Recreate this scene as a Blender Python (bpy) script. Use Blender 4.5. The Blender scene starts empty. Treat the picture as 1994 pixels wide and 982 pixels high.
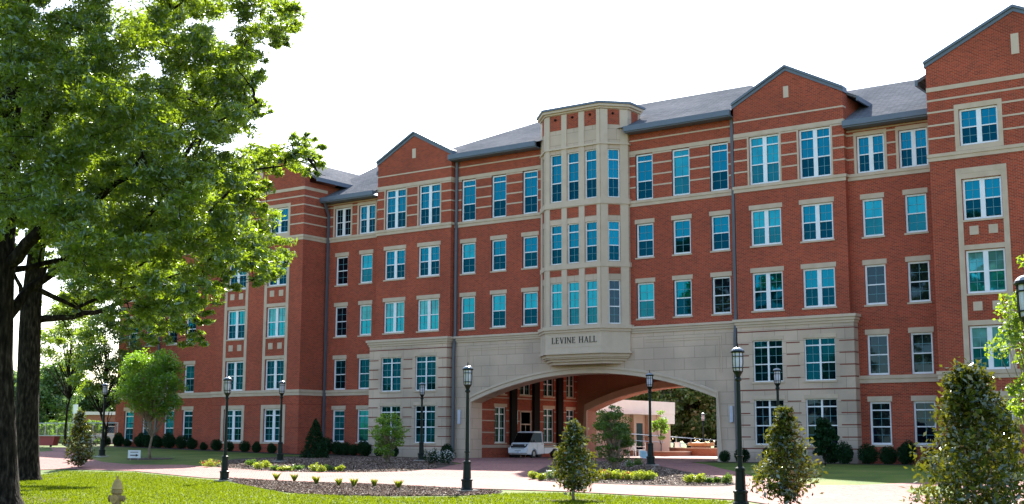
import bpy, bmesh, math, random
import numpy as np
from mathutils import Vector, Matrix
R = math.radians
S = bpy.context.scene
COL = S.collection
random.seed(7); RNG = np.random.default_rng(7)

# ------------------------------------------------------------------ camera
F_PX, YAW, PIT, ROLL = 2492.17, -0.6251, 0.1464, 0.0037
CAM = np.array([38.3624, -60.2579, 1.7454])
_F = np.array([math.sin(YAW)*math.cos(PIT), math.cos(YAW)*math.cos(PIT), math.sin(PIT)])
_R = np.array([math.cos(YAW), -math.sin(YAW), 0.0]); _U = np.cross(_R, _F)
_c, _s = math.cos(ROLL), math.sin(ROLL)
_R, _U = _c*_R+_s*_U, -_s*_R+_c*_U
cd = bpy.data.cameras.new('camera'); co = bpy.data.objects.new('camera', cd); COL.objects.link(co)
cd.sensor_width = 36; cd.lens = 36*F_PX/1994; cd.clip_start = .1; cd.clip_end = 3000
co.matrix_world = Matrix(((_R[0], _U[0], -_F[0], CAM[0]), (_R[1], _U[1], -_F[1], CAM[1]), (_R[2], _U[2], -_F[2], CAM[2]), (0, 0, 0, 1)))
S.camera = co

# ------------------------------------------------------------------ light
SUN_AZ = math.atan2(-.54, .84); SUN_EL = R(39.5)
w = bpy.data.worlds.new("World"); S.world = w; w.use_nodes = True
nt = w.node_tree; bg = nt.nodes['Background']
sky = nt.nodes.new('ShaderNodeTexSky'); sky.sky_type = 'NISHITA'; sky.sun_disc = False
sky.sun_elevation = SUN_EL; sky.sun_rotation = SUN_AZ; sky.dust_density = 1.2; sky.air_density = 1.0; sky.ozone_density = 1.0
nt.links.new(sky.outputs[0], bg.inputs[0]); bg.inputs[1].default_value = 0.094
sl = bpy.data.lights.new('sun', 'SUN'); sl.energy = 4.2; sl.angle = R(.53); sl.color = (1, .95, .86)
so = bpy.data.objects.new('sun', sl); COL.objects.link(so)
sv = Vector((math.sin(SUN_AZ)*math.cos(SUN_EL), math.cos(SUN_AZ)*math.cos(SUN_EL), math.sin(SUN_EL)))
so.rotation_euler = (-sv).to_track_quat('-Z', 'Y').to_euler(); so.location = (0, 0, 60)
S.view_settings.view_transform = 'Standard'; S.view_settings.look = 'None'
S.view_settings.exposure = 2.1; S.view_settings.gamma = 1; S.view_settings.use_curve_mapping = False
S.render.engine = 'CYCLES'
S.cycles.max_bounces = 6; S.cycles.transparent_max_bounces = 8

# ------------------------------------------------------------------ terrain + picture-to-ground helper
def ss(t): t = np.clip(t, 0, 1); return t*t*(3-2*t)
def G(x, y): return .72+.55*ss((-8-x)/34.)-.55*ss((-14-y)/15.)
def g(x, y): return float(G(x, y))
def ray(px, py):
    return _F+_R*((px-997)/F_PX)-_U*((py-491)/F_PX)
_TS = np.linspace(5, 600, 40000)
def bg_(px, py):
    d = ray(px, py); X = CAM[0]+_TS*d[0]; Y = CAM[1]+_TS*d[1]; i = int(np.argmax(CAM[2]+_TS*d[2] < G(X, Y)))
    return float(X[i]), float(Y[i])
def atd(px, py, dist):
    d = ray(px, py); d = d/np.hypot(d[0], d[1]); return CAM+d*dist

# ------------------------------------------------------------------ materials
def srgb(h):
    return tuple(h)+(1,)
def newmat(name):
    m = bpy.data.materials.new(name); m.use_nodes = True; return m, m.node_tree, m.node_tree.nodes['Principled BSDF']
def N(t, ty, **kw):
    n = t.nodes.new(ty)
    for k, v in kw.items():
        if k in n.inputs.keys(): n.inputs[k].default_value = v
        else: setattr(n, k, v)
    return n
def ramp(t, fac, stops):
    r = t.nodes.new('ShaderNodeValToRGB'); e = r.color_ramp.elements
    while len(e) < len(stops): e.new(.5)
    for i, (p, c) in enumerate(stops): e[i].position = p; e[i].color = tuple(c)+(1,)
    t.links.new(fac, r.inputs[0]); return r
def noisy(name, c1, c2, scale=3, rough=.8, bump=0, bscale=None, detail=6, spec=.3, metallic=0, c3=None):
    m, t, b = newmat(name)
    tc = N(t, 'ShaderNodeTexCoord'); n = N(t, 'ShaderNodeTexNoise', Scale=scale, Detail=detail)
    geo = N(t, 'ShaderNodeNewGeometry')
    t.links.new(geo.outputs['Position'], n.inputs['Vector'])
    st = [(.3, c1), (.7, c2)] if c3 is None else [(.25, c1), (.5, c2), (.75, c3)]
    r = ramp(t, n.outputs[0], st); t.links.new(r.outputs[0], b.inputs['Base Color'])
    b.inputs['Roughness'].default_value = rough; b.inputs['Specular IOR Level'].default_value = spec; b.inputs['Metallic'].default_value = metallic
    if bump:
        n2 = N(t, 'ShaderNodeTexNoise', Scale=bscale or scale*4, Detail=4); t.links.new(geo.outputs['Position'], n2.inputs['Vector'])
        bp = N(t, 'ShaderNodeBump', Strength=bump, Distance=.02); t.links.new(n2.outputs[0], bp.inputs['Height']); t.links.new(bp.outputs[0], b.inputs['Normal'])
    return m
def wallvec(t):
    geo = N(t, 'ShaderNodeNewGeometry'); sp = N(t, 'ShaderNodeSeparateXYZ'); t.links.new(geo.outputs['Position'], sp.inputs[0])
    ad = N(t, 'ShaderNodeMath', operation='ADD'); t.links.new(sp.outputs[0], ad.inputs[0]); t.links.new(sp.outputs[1], ad.inputs[1])
    cb = N(t, 'ShaderNodeCombineXYZ'); t.links.new(ad.outputs[0], cb.inputs[0]); t.links.new(sp.outputs[2], cb.inputs[1]); return cb, geo
def brickmat(name, ca, cb_, mortar, bw=.203, bh=.0677, ms=.011, var=.5, rough=.85, floor=False, bump=.4, spec=.15):
    m, t, b = newmat(name)
    if floor:
        geo = N(t, 'ShaderNodeNewGeometry'); v = N(t, 'ShaderNodeMapping'); t.links.new(geo.outputs['Position'], v.inputs[0]); v.inputs['Rotation'].default_value = (0, 0, R(45))
    else: v, geo = wallvec(t)
    br = N(t, 'ShaderNodeTexBrick', Scale=1.0); br.inputs['Brick Width'].default_value = bw; br.inputs['Row Height'].default_value = bh
    br.inputs['Mortar Size'].default_value = ms; br.inputs['Mortar Smooth'].default_value = .1; br.inputs['Bias'].default_value = 0
    t.links.new(v.outputs[0], br.inputs['Vector'])
    br.inputs['Color1'].default_value = ca+(1,); br.inputs['Color2'].default_value = cb_+(1,); br.inputs['Mortar'].default_value = mortar+(1,)
    n = N(t, 'ShaderNodeTexNoise', Scale=.35, Detail=5); t.links.new(geo.outputs['Position'], n.inputs['Vector'])
    r = ramp(t, n.outputs[0], [(.3, (.66, .68, .7)), (.7, (1.25, 1.2, 1.18))])
    mx = N(t, 'ShaderNodeMix', data_type='RGBA', blend_type='MULTIPLY'); mx.inputs[0].default_value = var
    t.links.new(br.outputs[0], mx.inputs[6]); t.links.new(r.outputs[0], mx.inputs[7]); t.links.new(mx.outputs[2], b.inputs['Base Color'])
    bp = N(t, 'ShaderNodeBump', Strength=bump, Distance=.006, invert=True); t.links.new(br.outputs['Fac'], bp.inputs['Height']); t.links.new(bp.outputs[0], b.inputs['Normal'])
    b.inputs['Roughness'].default_value = rough; b.inputs['Specular IOR Level'].default_value = spec
    return m
def flat(name, c, rough=.5, metallic=0, spec=.5, coat=0):
    return noisy(name, tuple(x*.93 for x in c), tuple(min(1, x*1.05) for x in c), 2.5, rough, spec=spec, metallic=metallic)
def leafmat(name, cols, trans, tw=.5, gloss=.05, rough=.35):
    m, t, b = newmat(name); t.nodes.remove(b); out = t.nodes['Material Output']
    geo = N(t, 'ShaderNodeNewGeometry')
    r = ramp(t, geo.outputs['Random Per Island'], [(i/(len(cols)-1), c) for i, c in enumerate(cols)])
    r2 = ramp(t, geo.outputs['Random Per Island'], [(0, tuple(x*.75 for x in trans)), (1, tuple(x*1.2 for x in trans))])
    d = N(t, 'ShaderNodeBsdfDiffuse'); tr = N(t, 'ShaderNodeBsdfTranslucent'); gl = N(t, 'ShaderNodeBsdfGlossy', Roughness=rough)
    gl.inputs[0].default_value = (.8, .85, .8, 1)
    t.links.new(r.outputs[0], d.inputs[0]); t.links.new(r2.outputs[0], tr.inputs[0])
    mx = N(t, 'ShaderNodeMixShader'); mx.inputs[0].default_value = tw; t.links.new(d.outputs[0], mx.inputs[1]); t.links.new(tr.outputs[0], mx.inputs[2])
    m2 = N(t, 'ShaderNodeMixShader'); m2.inputs[0].default_value = gloss; t.links.new(mx.outputs[0], m2.inputs[1]); t.links.new(gl.outputs[0], m2.inputs[2])
    t.links.new(m2.outputs[0], out.inputs[0]); return m
def glassmat(name, base, tint, refl):
    m, t, b = newmat(name); t.nodes.remove(b); out = t.nodes['Material Output']
    geo = N(t, 'ShaderNodeNewGeometry'); n = N(t, 'ShaderNodeTexNoise', Scale=.8, Detail=2); t.links.new(geo.outputs['Position'], n.inputs['Vector'])
    bp = N(t, 'ShaderNodeBump', Strength=.05, Distance=.05); t.links.new(n.outputs[0], bp.inputs['Height'])
    d = N(t, 'ShaderNodeBsdfDiffuse'); gl = N(t, 'ShaderNodeBsdfGlossy', Roughness=.02)
    nb = N(t, 'ShaderNodeTexNoise', Scale=1.7, Detail=1); t.links.new(geo.outputs['Position'], nb.inputs['Vector'])
    rr = ramp(t, nb.outputs[0], [(.35, tuple(x*.6 for x in base)), (.65, tuple(x*1.3 for x in base))]); t.links.new(rr.outputs[0], d.inputs[0])
    gl.inputs[0].default_value = tint+(1,); t.links.new(bp.outputs[0], gl.inputs['Normal'])
    mx = N(t, 'ShaderNodeMixShader'); mx.inputs[0].default_value = refl; t.links.new(d.outputs[0], mx.inputs[1]); t.links.new(gl.outputs[0], mx.inputs[2])
    t.links.new(mx.outputs[0], out.inputs[0]); return m

M = {}
M['brick'] = brickmat('red_brick', (.43, .064, .030), (.22, .034, .020), (.38, .15, .095))
M['brick_dark'] = flat('red_band_brick', (.20, .05, .035), .85)
M['stone'] = noisy('cast_stone', (.52, .40, .30), (.60, .47, .36), 1.3, .85, bump=.15, bscale=40, c3=(.56, .435, .33))
M['stonejoint'] = brickmat('cast_stone_blocks', (.59, .455, .35), (.54, .41, .315), (.34, .26, .195), 1.22, .61, .012, .8, bump=.2)
M['band'] = noisy('limestone_band', (.51, .385, .28), (.60, .465, .35), 2, .85)
M['white'] = flat('white_window_frame', (.80, .81, .84), .4)
M['muntin'] = flat('pale_muntin', (.14, .33, .38), .5)
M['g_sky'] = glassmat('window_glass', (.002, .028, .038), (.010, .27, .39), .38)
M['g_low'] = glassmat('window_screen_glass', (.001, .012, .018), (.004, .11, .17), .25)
M['g_blind'] = glassmat('window_glass_blind', (.012, .15, .165), (.03, .40, .50), .34)
M['g_blindlow'] = glassmat('window_screen_blind', (.008, .075, .085), (.02, .22, .28), .30)
M['g_pass'] = glassmat('passage_glass', (.004, .022, .014), (.10, .16, .13), .15)
M['g_pale'] = glassmat('window_glass_pale_blind', (.13, .33, .31), (.05, .36, .42), .28)
M['g_dark'] = glassmat('window_glass_dark', (.004, .006, .012), (.16, .26, .34), .12)
M['roof'] = brickmat('grey_shingle', (.135, .142, .158), (.185, .192, .208), (.09, .093, .10), .3, .085, .012, .6, .95, spec=0)
M['metal'] = flat('slate_blue_trim', (.115, .145, .195), .5)
M['pipe'] = flat('bronze_grey_downpipe', (.10, .105, .125), .45)
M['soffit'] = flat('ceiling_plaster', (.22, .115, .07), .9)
M['dark'] = flat('dark_bronze_panel', (.010, .007, .006), .8, spec=.1)
M['letters'] = flat('black_letters', (.01, .01, .01), .4)
M['lampmetal'] = flat('dark_green_enamel', (.003, .011, .009), .45, spec=.22)
M['lampglass'] = flat('frosted_lamp_glass', (.50, .52, .62), .3)
M['lampcap'] = flat('silver_lamp_cap', (.25, .28, .31), .3, .3)
M['concrete'] = noisy('concrete', (.36, .34, .30), (.46, .44, .40), 4, .9)
M['path'] = brickmat('pink_brick_paving', (.31, .135, .115), (.21, .085, .075), (.31, .21, .185), .2, .1, .008, .6, floor=True, bump=.2)
M['plaza'] = brickmat('rear_court_paving', (.36, .33, .30), (.32, .29, .265), (.25, .23, .21), .6, .6, .01, .5, floor=True)
M['mulch'] = noisy('bark_mulch', (.014, .009, .007), (.05, .033, .025), 5, .95, bump=1, bscale=30, detail=12, c3=(.13, .09, .07))
M['lawn'] = noisy('lawn', (.035, .075, .004), (.08, .125, .006), .55, .9, bump=.6, bscale=60, detail=12, c3=(.15, .15, .03))
def barkmat():
    m, t, b = newmat('oak_bark'); geo = N(t, 'ShaderNodeNewGeometry'); mp = N(t, 'ShaderNodeMapping'); t.links.new(geo.outputs['Position'], mp.inputs[0]); mp.inputs['Scale'].default_value = (1, 1, .30)
    n = N(t, 'ShaderNodeTexNoise', Scale=13, Detail=8); t.links.new(mp.outputs[0], n.inputs['Vector']); r_ = ramp(t, n.outputs[0], [(.36, (.006, .005, .004)), (.54, (.022, .017, .013)), (.70, (.055, .045, .035))]); t.links.new(r_.outputs[0], b.inputs['Base Color'])
    bp = N(t, 'ShaderNodeBump', Strength=1, Distance=.05); t.links.new(n.outputs[0], bp.inputs['Height']); t.links.new(bp.outputs[0], b.inputs['Normal']); b.inputs['Roughness'].default_value = .95; b.inputs['Specular IOR Level'].default_value = .1
    return m
M['bark'] = barkmat()
M['bark2'] = noisy('smooth_bark', (.16, .12, .08), (.28, .22, .16), 6, .9)
M['oakleaf'] = leafmat('oak_leaf', [(.012, .045, .010), (.03, .08, .012), (.07, .13, .016)], (.33, .47, .012), .50, .11, .33)
M['brightleaf'] = leafmat('young_leaf', [(.04, .12, .012), (.07, .17, .015), (.12, .2, .02)], (.26, .46, .02), .52, .05)
M['magleaf'] = leafmat('magnolia_leaf', [(.008, .024, .005), (.025, .05, .008), (.06, .085, .012), (.13, .10, .018)], (.20, .20, .012), .25, .09, .13)
M['darkleaf'] = leafmat('evergreen_leaf', [(.006, .028, .010), (.018, .055, .018)], (.02, .06, .01), .15, .012)
M['nandina'] = leafmat('shrub_leaf', [(.035, .08, .015), (.07, .13, .02), (.12, .19, .03)], (.18, .32, .025), .42, .04)
M['yellowleaf'] = leafmat('yellow_green_leaf', [(.16, .20, .012), (.28, .32, .03), (.12, .18, .02)], (.42, .50, .03), .45, .05)
M['pinkfl'] = leafmat('pink_petals', [(.5, .08, .05), (.6, .2, .12)], (.5, .1, .05), .3, .05)
M['whitefl'] = leafmat('white_petals', [(.7, .7, .7), (.6, .62, .6)], (.6, .6, .6), .3, .05)
M['farleaf'] = leafmat('far_tree_leaf', [(.05, .12, .04), (.09, .18, .05), (.14, .24, .06)], (.20, .33, .06), .42, .08)
M['grassblade'] = leafmat('grass_blade', [(.045, .10, .002), (.09, .14, .003), (.15, .16, .02)], (.20, .26, .004), .45, .008)
M['vanwhite'] = flat('white_van_paint', (.72, .75, .80), .25)
M['black'] = flat('black_plastic', (.012, .012, .014), .4)
M['vanglass'] = glassmat('van_glass', (.003, .004, .005), (.25, .28, .32), .07)
M['tyre'] = flat('tyre_rubber', (.015, .015, .015), .8)
M['rim'] = flat('steel_rim', (.20, .20, .21), .4, .6)
M['lens'] = flat('lamp_lens', (.75, .75, .72), .15)
M['blue'] = flat('blue_ink', (.03, .06, .35), .5)
M['hydrant'] = noisy('weathered_hydrant_paint', (.26, .17, .07), (.36, .25, .11), 14, .6)
M['hydrantcap'] = noisy('rusty_cream_paint', (.38, .24, .08), (.48, .33, .13), 18, .6)
M['signwhite'] = flat('white_sign_board', (.75, .78, .82), .5)
M['signblue'] = flat('pale_blue_sign_board', (.42, .60, .68), .5)
M['tan'] = noisy('tan_stucco', (.46, .33, .25), (.54, .39, .30), 1, .9)
M['cream'] = noisy('cream_stucco', (.70, .67, .60), (.76, .73, .66), 1, .9)
M['orangebrick'] = brickmat('orange_brick', (.40, .13, .06), (.32, .10, .05), (.35, .25, .2))
M['wood'] = noisy('orange_timber', (.45, .20, .07), (.55, .27, .10), 5, .6)
M['silver'] = flat('silver_rail', (.45, .47, .5), .35, .4)
M['red'] = flat('faded_red_paint', (.40, .06, .05), .5)
M['teal'] = flat('teal_paint', (.12, .30, .36), .5)
M['whitepl'] = flat('white_plastic', (.8, .8, .8), .4)

# ------------------------------------------------------------------ builders
class MB:
    def __init__(s): s.v = []; s.f = []; s.mi = []; s.cur = 0
    def quad(s, a, b, c, d):
        n = len(s.v); s.v += [tuple(a), tuple(b), tuple(c), tuple(d)]; s.f.append((n, n+1, n+2, n+3)); s.mi.append(s.cur)
    def poly(s, pts):
        n = len(s.v); s.v += [tuple(p) for p in pts]; s.f.append(tuple(range(n, n+len(pts)))); s.mi.append(s.cur)
    def box(s, x0, x1, y0, y1, z0, z1):
        if x1 < x0: x0, x1 = x1, x0
        if y1 < y0: y0, y1 = y1, y0
        n = len(s.v)
        s.v += [(x0, y0, z0), (x1, y0, z0), (x1, y1, z0), (x0, y1, z0), (x0, y0, z1), (x1, y0, z1), (x1, y1, z1), (x0, y1, z1)]
        for q in ((0, 3, 2, 1), (4, 5, 6, 7), (0, 1, 5, 4), (1, 2, 6, 5), (2, 3, 7, 6), (3, 0, 4, 7)): s.f.append(tuple(n+i for i in q)); s.mi.append(s.cur)
    def lbox(s, L, u0, u1, v0, v1, w0, w1):   # box in a local wall frame L(u, v, w): along, up, outward
        P = [L(u, v, w_) for w_ in (w0, w1) for v in (v0, v1) for u in (u0, u1)]
        n = len(s.v); s.v += [tuple(p) for p in P]
        for q in ((0, 2, 3, 1), (4, 5, 7, 6), (0, 1, 5, 4), (1, 3, 7, 5), (3, 2, 6, 7), (2, 0, 4, 6)): s.f.append(tuple(n+i for i in q)); s.mi.append(s.cur)
    def prism(s, pts, z0, z1, cap=True):      # polygon in xy
        n = len(pts)
        for i in range(n):
            a, b = pts[i], pts[(i+1) % n]; s.quad((a[0], a[1], z0), (b[0], b[1], z0), (b[0], b[1], z1), (a[0], a[1], z1))
        if cap: s.poly([(p[0], p[1], z1) for p in pts]); s.poly([(p[0], p[1], z0) for p in reversed(pts)])
    def extr(s, prof, f0, f1):                # profile points mapped by f0 and f1, closed
        a = [tuple(f0(*p)) for p in prof]; b = [tuple(f1(*p)) for p in prof]; n = len(a)
        for i in range(n): j = (i+1) % n; s.quad(a[i], a[j], b[j], b[i])
        s.poly(list(reversed(a))); s.poly(b)
    def tube(s, p, r, n=8, cap=True):
        p = [Vector(q) for q in p]; rr = r if isinstance(r, (list, tuple)) else [r]*len(p); rings = []
        up = Vector((.3, .2, .93))
        for i, q in enumerate(p):
            t = (p[min(i+1, len(p)-1)]-p[max(i-1, 0)]).normalized()
            a = t.cross(up)
            if a.length < .1: a = t.cross(Vector((1, 0, 0)))
            a.normalize(); b = t.cross(a).normalized(); base = len(s.v)
            for k in range(n):
                th = 2*math.pi*k/n; s.v.append(tuple(q+a*(math.cos(th)*rr[i])+b*(math.sin(th)*rr[i])))
            rings.append(base)
        for i in range(len(rings)-1):
            for k in range(n): k2 = (k+1) % n; s.f.append((rings[i]+k, rings[i]+k2, rings[i+1]+k2, rings[i+1]+k)); s.mi.append(s.cur)
        if cap:
            s.f.append(tuple(rings[0]+k for k in range(n))); s.mi.append(s.cur); s.f.append(tuple(rings[-1]+k for k in reversed(range(n)))); s.mi.append(s.cur)
    def lathe(s, prof, n=16, c=(0, 0)):       # prof: (r, z)
        rings = []
        for r, z in prof:
            base = len(s.v); rings.append(base)
            for k in range(n): th = 2*math.pi*k/n; s.v.append((c[0]+r*math.cos(th), c[1]+r*math.sin(th), z))
        for i in range(len(rings)-1):
            for k in range(n): k2 = (k+1) % n; s.f.append((rings[i]+k, rings[i]+k2, rings[i+1]+k2, rings[i+1]+k)); s.mi.append(s.cur)
        s.f.append(tuple(rings[0]+k for k in reversed(range(n)))); s.mi.append(s.cur); s.f.append(tuple(rings[-1]+k for k in range(n))); s.mi.append(s.cur)
    def build(s, name, mats, parent=None, smooth=False, fix=True):
        me = bpy.data.meshes.new(name); me.from_pydata(s.v, [], s.f)
        for m in (mats if isinstance(mats, (list, tuple)) else [mats]): me.materials.append(m)
        me.polygons.foreach_set('material_index', s.mi)
        if fix:
            bm = bmesh.new(); bm.from_mesh(me); bmesh.ops.recalc_face_normals(bm, faces=bm.faces); bm.to_mesh(me); bm.free()
        if smooth: me.polygons.foreach_set('use_smooth', [True]*len(me.polygons))
        me.update(); o = bpy.data.objects.new(name, me); COL.objects.link(o)
        if parent: o.parent = parent
        return o
def tag(o, label=None, cat=None, group=None, kind=None):
    if label: o['label'] = label
    if cat: o['category'] = cat
    if group: o['group'] = group
    if kind: o['kind'] = kind
    return o
def thing(name, loc, label, cat, group=None, rz=0):
    o = bpy.data.objects.new(name, None); COL.objects.link(o); o.location = loc; o.rotation_euler = (0, 0, rz); o.empty_display_size = .3
    return tag(o, label, cat, group)
def copy_tree(o, parent=None):
    c = o.copy(); COL.objects.link(c)
    if parent: c.parent = parent
    for ch in list(o.children): copy_tree(ch, c)
    return c
def bevel(o, wd=.02, seg=2):
    bm = bmesh.new(); bm.from_mesh(o.data); bmesh.ops.remove_doubles(bm, verts=bm.verts, dist=1e-4)
    bmesh.ops.bevel(bm, geom=[e for e in bm.edges if e.calc_face_angle(0) > .5], offset=wd, segments=seg, affect='EDGES'); bm.to_mesh(o.data); bm.free()

# leaves: centres (N,3) -> many small rhombic faces in ONE mesh
def leaves(name, P, size, mat, parent=None, aspect=.38, up=.4, jitter=.35, rng=None, fixdir=None):
    rng = rng or RNG; P = np.asarray(P); n = len(P)
    nr = rng.normal(size=(n, 3)); nr[:, 2] = nr[:, 2]+up*2; nr /= np.linalg.norm(nr, axis=1)[:, None]
    a = rng.normal(size=(n, 3))
    if fixdir is not None: a = a*.5+np.asarray(fixdir)
    a -= nr*(a*nr).sum(1)[:, None]; a /= np.linalg.norm(a, axis=1)[:, None]; b = np.cross(nr, a)
    s = (size*(1+jitter*rng.normal(size=n)).clip(.4, 1.8))[:, None]
    V = np.empty((n, 4, 3)); V[:, 0] = P-a*s*.5; V[:, 1] = P+b*s*aspect*.5+nr*s*.06; V[:, 2] = P+a*s*.5; V[:, 3] = P-b*s*aspect*.5+nr*s*.06
    me = bpy.data.meshes.new(name); me.vertices.add(4*n); me.vertices.foreach_set('co', V.reshape(-1))
    me.loops.add(4*n); me.loops.foreach_set('vertex_index', np.arange(4*n, dtype=np.int32))
    me.polygons.add(n); me.polygons.foreach_set('loop_start', np.arange(0, 4*n, 4, dtype=np.int32))
    try: me.polygons.foreach_set('loop_total', np.full(n, 4, dtype=np.int32))
    except Exception: pass
    ms = mat if isinstance(mat, (list, tuple)) else [mat]
    for m in ms: me.materials.append(m)
    me.update(calc_edges=True); me.validate()
    o = bpy.data.objects.new(name, me); COL.objects.link(o)
    if parent: o.parent = parent
    return o
def blob(c, r, n, rng=None, shell=.35):
    rng = rng or RNG; d = rng.normal(size=(n, 3)); d /= np.linalg.norm(d, axis=1)[:, None]
    q = rng.random(n)**(shell); return np.asarray(c)+d*q[:, None]*np.asarray(r)

# ================================================================== GROUND
def clip_poly(pts, x0, x1, y0, y1):
    def cl(P, ax, v, keep_gt):
        out = []
        for i in range(len(P)):
            a, b = P[i], P[(i+1) % len(P)]; ia = (a[ax] >= v) if keep_gt else (a[ax] <= v); ib = (b[ax] >= v) if keep_gt else (b[ax] <= v)
            if ia: out.append(a)
            if ia != ib: t = (v-a[ax])/(b[ax]-a[ax]); out.append((a[0]+t*(b[0]-a[0]), a[1]+t*(b[1]-a[1])))
        return out
    for ax, v, k in ((0, x0, True), (0, x1, False), (1, y0, True), (1, y1, False)):
        if len(pts) < 3: return []
        pts = cl(pts, ax, v, k)
    return pts
CELL = 1.0
def cellz(x, y):   # same bilinear-free triangulation everywhere: z from the corner grid
    x0 = math.floor(x/CELL)*CELL; y0 = math.floor(y/CELL)*CELL; fx = (x-x0)/CELL; fy = (y-y0)/CELL
    a, b, c, d = g(x0, y0), g(x0+CELL, y0), g(x0, y0+CELL), g(x0+CELL, y0+CELL)
    return (a*(1-fx)+b*fx)*(1-fy)+(c*(1-fx)+d*fx)*fy
def smoothpoly(pts, it=2):
    for _ in range(it):
        q = []
        for i in range(len(pts)):
            a, b = pts[i], pts[(i+1) % len(pts)]
            q += [(a[0]*.75+b[0]*.25, a[1]*.75+b[1]*.25), (a[0]*.25+b[0]*.75, a[1]*.25+b[1]*.75)]
        pts = q
    return pts
def drape(name, pts, off, mat, kind='structure'):
    m = MB(); xs = [p[0] for p in pts]; ys = [p[1] for p in pts]
    for i in range(math.floor(min(xs)), math.ceil(max(xs))):
        for j in range(math.floor(min(ys)), math.ceil(max(ys))):
            q = clip_poly(pts, i, i+1, j, j+1)
            if len(q) >= 3: m.poly([(p[0], p[1], cellz(p[0], p[1])+off) for p in q])
    o = m.build(name, mat, fix=False)
    bm = bmesh.new(); bm.from_mesh(o.data); bmesh.ops.remove_doubles(bm, verts=bm.verts, dist=1e-5)
    for f in bm.faces:
        f.normal_update()
        if f.normal.z < 0: f.normal_flip()
    bm.to_mesh(o.data); bm.free()
    return tag(o, kind=kind)
def ground():
    xs = [-1500, -700, -350, -200, -140, -100]+list(range(-80, 61))+[80, 120, 200, 400, 800, 1500]
    ys = [-1500, -700, -350, -200, -120, -80]+list(range(-65, 31))+[45, 60, 80, 120, 200, 400, 800, 1500]
    X, Y = np.meshgrid(xs, ys); Z = G(X, Y); nx = len(xs)
    me = bpy.data.meshes.new('ground'); V = np.stack([X, Y, Z], -1).reshape(-1, 3).tolist()
    Fc = [(j*nx+i, j*nx+i+1, (j+1)*nx+i+1, (j+1)*nx+i) for j in range(len(ys)-1) for i in range(nx-1)]
    me.from_pydata(V, [], Fc); me.materials.append(M['lawn']); me.polygons.foreach_set('use_smooth', [True]*len(Fc)); me.update()
    o = bpy.data.objects.new('ground', me); COL.objects.link(o); tag(o, kind='structure')
ground()
def PX(l): return [bg_(*p) for p in l]
# brick walk: lower edge left to right, then upper edge back; joins the court in front of the arch
low = PX([(-60, 925), (22, 918), (124, 914), (260, 918), (400, 932), (560, 938), (750, 944), (900, 952), (1093, 958), (1264, 967), (1440, 975), (1500, 984)])
wr = [(26.5, -32.5), (30, -35), (44, -30), (44, -18)]
up = PX([(1900, 938), (1791, 941), (1675, 946), (1600, 946), (1550, 942), (1480, 931), (1440, 922), (1400, 913), (1377, 906)])
court = [(8.2, -3.5), (8.02, -.3), (8.02, 12.6), (-7.99, 12.6), (-7.99, -.3), (-8.6, -3.0)]
upl = PX([(900, 904), (860, 912), (800, 919), (725, 921), (650, 921.5), (550, 920), (460, 914), (356, 906), (260, 906), (201, 901), (172, 893), (150, 886), (135, 878)])
road = PX([(128, 872), (95, 872), (104, 879), (66, 882)]) + [(-60, -16)] 
walk = drape('brick_path', low+wr+up+court+upl+road, .024, M['path'])
drape('lawn_island', smoothpoly(PX([(1758, 958), (1790, 950), (1850, 948), (1900, 960), (1850, 975), (1790, 966)]), 2), .034, M['lawn'])
# mulch beds
drape('mulch_bed', smoothpoly(PX([(1027, 930), (1060, 940), (1160, 943), (1264, 947), (1360, 949), (1437, 948), (1425, 938), (1397, 929), (1340, 922), (1290, 911), (1240, 903), (1160, 898), (1090, 904)]), 1), .036, M['mulch'])
drape('mulch_bed', PX([(430, 931), (560, 938.6), (750, 944.6), (900, 952.8), (980, 958), (965, 963), (900, 966), (760, 967), (640, 966), (560, 960), (480, 946)]), .014, M['mulch'])
drape('mulch_bed', PX([(395, 906), (460, 914.6), (550, 920.6), (650, 922), (725, 921.5), (800, 919.5), (860, 912.4), (890, 905)])+[(-8.8, -2.0), (-9.0, -.7), (-13, -.7), (-15.7, -.7), (-15.7, -7.5), (-13, -13.5)], .010, M['mulch'])
drape('mulch_bed', [(-15.6, -.1), (-15.6, -3), (-20, -4.2), (-28.3, -4.6), (-41, -3.9), (-41, -1.7), (-28.3, -1.7), (-28.3, -2.24), (-20.05, -2.24), (-20.05, -.1)], .012, M['mulch'])
drape('mulch_bed', smoothpoly([(8.3, -3.1), (8.2, -.7), (15.8, -.7), (15.8, -.2), (20.0, -.2), (20.1, -2.3), (30, -2.3), (30, -4.4), (20, -3.2), (14, -2.6)], 1), .012, M['mulch'])
def ring(px, py, r, nm='mulch_ring'):
    c = bg_(px, py); drape(nm, [(c[0]+r*math.cos(a), c[1]+r*math.sin(a)) for a in np.linspace(0, 2*math.pi, 20)[:-1]], .018, M['mulch'])
for a in ((150, 911, 1.1), (292, 894, 1.2), (1118, 976, 1.0), (1530, 986, .9), (45, 932, 1.7), (613, 893, 1.2)): ring(*a)
c1 = (8.0, -41.0); drape('mulch_ring', [(c1[0]+2.3*math.cos(a), c1[1]+2.0*math.sin(a)) for a in np.linspace(0, 2*math.pi, 24)[:-1]], .018, M['mulch'])
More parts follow.
